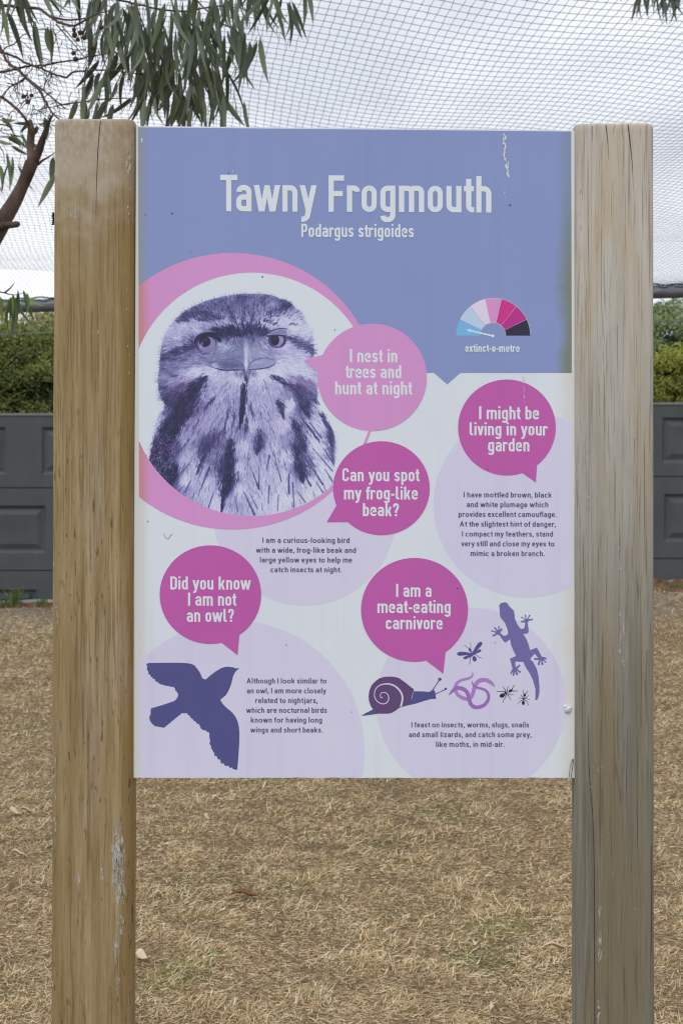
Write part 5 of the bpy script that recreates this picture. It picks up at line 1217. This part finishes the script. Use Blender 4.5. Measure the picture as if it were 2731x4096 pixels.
# hanging leaves: bunches (x, y, spread x, spread y, count, length lo, hi) in photograph pixels
specs = []; cols = []
def bunch(cx, cy, sx, sy, n, lo, hi, lean=0.0, D0=4.65, D1=5.1, sc=1.0, pal=None, wdt=1.0):
    for _ in range(max(1, round(n * .86))):
        x, y = re.gauss(cx, sx), re.gauss(cy, sy); D = re.uniform(D0, D1); ln = re.uniform(lo, hi) * 1.12 * D / F
        a = re.gauss(lean, .23); d = (math.sin(a), re.gauss(0, .25), -math.cos(a))
        specs.append((at(x, y, D), d, ln, re.uniform(17, 28) * D / F * sc * wdt, re.gauss(0, .35), re.gauss(0, .8))); cols.append(pal() if pal else gcol())
for b in [(60, -60, 50, 25, 13, 120, 210, 0), (150, -60, 40, 25, 9, 120, 200, .2), (20, 60, 18, 25, 3, 150, 200, 0), (130, 85, 10, 10, 2, 160, 200, -.35), (205, 100, 14, 20, 3, 90, 150, .1),
          (300, -50, 40, 25, 7, 90, 150, 0), (400, -40, 45, 30, 12, 120, 200, -.1), (470, 20, 35, 40, 14, 130, 200, -.1), (410, 100, 25, 40, 8, 120, 170, 0), (480, 180, 35, 50, 16, 130, 190, -.15),
          (540, 40, 40, 60, 20, 150, 220, 0), (560, 230, 40, 60, 22, 140, 200, -.1), (640, 60, 45, 70, 26, 150, 220, 0), (660, 220, 45, 60, 26, 140, 210, -.1), (740, 40, 45, 60, 24, 150, 220, 0),
          (760, 210, 45, 60, 26, 150, 210, .0), (830, 120, 40, 60, 20, 140, 200, .05), (850, 280, 35, 35, 16, 130, 190, .1), (900, 10, 40, 40, 14, 130, 200, 0), (930, 140, 25, 30, 9, 120, 190, .1),
          (985, 140, 18, 14, 6, 150, 210, .08), (960, -40, 40, 25, 12, 110, 170, 0), (1050, -40, 40, 25, 13, 110, 170, -.05), (1110, -10, 30, 25, 8, 130, 180, .05), (1160, 0, 15, 15, 4, 140, 190, .15),
          (1230, -60, 8, 10, 2, 130, 150, .15), (700, 350, 60, 30, 20, 110, 170, 0), (600, 370, 40, 30, 12, 110, 160, -.15), (420, 300, 30, 30, 8, 110, 160, -.1), (400, 400, 40, 25, 10, 80, 120, -.2), (340, 270, 10, 10, 2, 120, 140, -.3), (880, 360, 30, 25, 10, 120, 165, .1), (780, 370, 40, 25, 14, 110, 160, 0)]:
    bunch(*b)
for x, y, ln, a, cu in [(998, 165, 190, .2, -1.1), (1040, 150, 190, .12, .15), (975, 120, 260, .02, -.25), (214, 625, 130, -.1, .05), (222, 700, 150, -.55, .1), (250, 520, 70, -.2, .4), (180, 470, 90, .3, -.5)]:
    D = re.uniform(4.7, 4.9); specs.append((at(x, y, D), (math.sin(a), .05, -math.cos(a)), ln * D / F, 26 * D / F, cu, .2)); cols.append(gcol())
lv = leafset(specs, 'foliage', tree, cols); 
# paler sprays lower down at the left edge
specs = []; cols = []
pale = lambda: tuple(v * re.uniform(.85, 1.15) for v in re.choice([(.15, .19, .10), (.12, .17, .07), (.19, .22, .14)]))
bunch(15, 640, 16, 30, 7, 90, 150, .0, 5.0, 5.3, .75, pale); bunch(50, 640, 16, 20, 4, 90, 140, .1, 5.0, 5.3, .7, pale); bunch(20, 520, 20, 30, 5, 60, 100, 1.2, 5.0, 5.3, .9, pale); bunch(90, 560, 16, 20, 4, 50, 80, .9, 5, 5.2, .8, pale); bunch(10, 470, 10, 10, 2, 60, 80, 1.0, 5, 5.2, .9, pale); bunch(130, 500, 14, 10, 3, 50, 70, -1.0, 5, 5.2, .8, pale)
mid_ = lambda: tuple(v * re.uniform(.8, 1.2) for v in re.choice([(.085, .125, .045), (.07, .10, .05), (.14, .19, .04)]))
bunch(25, 1190, 24, 12, 11, 90, 140, -.05, 4.5, 4.7, .82, mid_); bunch(70, 1180, 14, 10, 6, 110, 190, .05, 4.5, 4.7, .82, mid_); bunch(100, 1175, 10, 10, 5, 90, 120, .45, 4.5, 4.7, .82, mid_)
leafset(specs, 'lower_foliage', tree, cols)
for pts in ([(-160, 1090), (-60, 1150), (20, 1172), (60, 1180), (95, 1172)], [(20, 1172), (45, 1150), (60, 1130)], [(-160, 560), (-40, 560), (10, 600), (20, 650)], [(-140, 500), (20, 500), (60, 540), (95, 560), (80, 640)]):
    P = smoothpath([tuple(at(x, y, 4.75 if pts[0][1] > 1000 else 5.1)) for x, y in pts], 5); v, f = tube(P, np.linspace(.0035, .001, len(P)), 5)
    mesh_obj('side_shoot', v, f, M_twig, tree, smooth=True)
for x, y in zp([(780, 290), (785, 340), (842, 312), (820, 392), (962, 480), (1067, 265), (890, 365), (765, 530), (792, 592), (245, 985), (330, 975), (295, 1035), (318, 185)]):
    D = 4.82; p = at(x, y, D); r_ = .0085 * re.uniform(.85, 1.15)
    prof = [(-.0, 0.15), (.25, .7), (.6, 1.0), (1.1, 1.0), (1.5, .82), (1.75, .85), (1.8, .5)]
    ax = Vector((re.gauss(0, .3), re.gauss(0, .2), -1)).normalized()
    P = [tuple(p + ax * (t * r_)) for t, q in prof]; v, f = tube(P, [q * r_ for t, q in prof], 9)
    st_v, st_f = tube([tuple(p - ax * .03 + Vector((re.gauss(0, .004), 0, 0))), tuple(p - ax * .012), tuple(p)], [.0012, .0012, .0016], 5)
    v, f = join([(v, f), (st_v, st_f)]); mesh_obj('gum_nut', v, f, M_nut, tree, smooth=True)

# second gum tree, beyond the net at the upper right
D2 = 9.6
tree2 = empty('eucalyptus_tree', (4.9, D2 + .6, 0)); tag(tree2, 'gum tree branch with drooping blue green leaves in the upper right corner', 'tree')
P = smoothpath([(4.9, D2 + .6, -.1), (4.8, D2 + .5, 1.6), (4.5, D2 + .3, 3.4), (4.2, D2 + .2, 4.9), (3.7, D2 + .1, 5.5)], 6)
v, f = tube(P, np.linspace(.14, .05, len(P)), 12); mesh_obj('trunk', v, f, M_branch, tree2, smooth=True)
P = smoothpath([(4.25, D2 + .2, 4.8), (3.4, D2, 5.05), (2.7, D2, 4.95), tuple(at(2700, -60, D2)), tuple(at(2560, -40, D2))], 6)
v, f = tube(P, np.linspace(.03, .005, len(P)), 8); mesh_obj('branch', v, f, M_branch, tree2, smooth=True)
specs = []; cols = []
blue = lambda: tuple(v * re.uniform(.8, 1.2) for v in re.choice([(.085, .115, .095), (.10, .13, .10), (.07, .10, .10)]))
bunch(2570, -35, 22, 14, 7, 70, 110, .0, D2 - .15, D2 + .15, .62, blue); bunch(2640, -35, 25, 14, 12, 80, 130, .1, D2 - .15, D2 + .15, .62, blue); bunch(2710, -35, 25, 14, 13, 90, 140, .1, D2 - .15, D2 + .15, .62, blue); bunch(2481, -25, 2, 4, 1, 30, 36, 0, D2, D2 + .1, .3, blue); bunch(2800, -60, 60, 30, 20, 90, 140, 0, D2 - .2, D2 + .2, .62, blue)
leafset(specs, 'foliage', tree2, cols)

# ------------------------------------------------------------------ fallen leaves on the grass
M_fl = [NT('dead_leaf', .7, .2).color(c_) for c_ in ((.17, .075, .035), (.55, .43, .30), (.60, .48, .36))]
def fallen(x, y, ln_px, wd_px, ang, mi, label, curl=.3):
    p = gpt(x, y); s_ = p.y / F; ln, wd = ln_px * s_, wd_px * s_; n_ = 10; V = []
    for i in range(n_ + 1):
        t = i / n_; w_ = wd * (math.sin(math.pi * min(.98, t + .02)) ** .7 + .04)
        u = (t - .5) * ln; bend = curl * ln * (t - .5) ** 2
        cxp, cyp = p.x + u * math.cos(ang) - bend * math.sin(ang), p.y + u * math.sin(ang) + bend * math.cos(ang)
        zc_ = float(gh(cxp, cyp)) + .020 + .008 * math.sin(t * 6) 
        for s2, dz in ((-1, .010), (0, 0), (1, .012)): V.append((cxp - s2 * w_ * .5 * math.sin(ang), cyp + s2 * w_ * .5 * math.cos(ang) * 1.2, zc_ + dz * w_ / (wd + 1e-6)))
    Fq = [(3 * i + k, 3 * i + k + 1, 3 * i + k + 4, 3 * i + k + 3) for i in range(n_) for k in range(2)]
    o = mesh_obj('fallen_leaf', V, Fq, M_fl[mi], smooth=True, loc=(p.x, p.y, float(gh(p.x, p.y)))); tag(o, label, 'leaf', 'dead leaves on the dry grass')
fallen(985, 3606, 125, 34, .1, 0, 'reddish brown curled leaf lying on the grass below the panel')
fallen(55, 3275, 70, 22, -.5, 1, 'broad tan leaf left of the honey brown post')
fallen(108, 3268, 60, 14, .2, 1, 'narrow tan leaf beside the broad one left of the honey brown post')
fallen(72, 3447, 60, 16, .15, 2, 'pale thin leaf below the other two left of the honey brown post')
fallen(560, 3858, 70, 40, -.6, 2, 'pinkish tan leaf against the foot of the honey brown post')
fallen(824, 3296, 38, 18, -.5, 1, 'small tan leaf on the grass just below the panel')
fallen(868, 3212, 40, 26, .3, 2, 'small pinkish leaf nearest the lower edge of the panel')
fallen(2225, 3824, 120, 14, .35, 2, 'long narrow pale leaf beside the silvered post', .5)
fallen(1980, 4082, 46, 40, .5, 1, 'round tan leaf at the bottom edge near the silvered post')
fallen(1905, 3798, 34, 36, 1.2, 2, 'faint pinkish leaf half sunk in the grass right of centre')
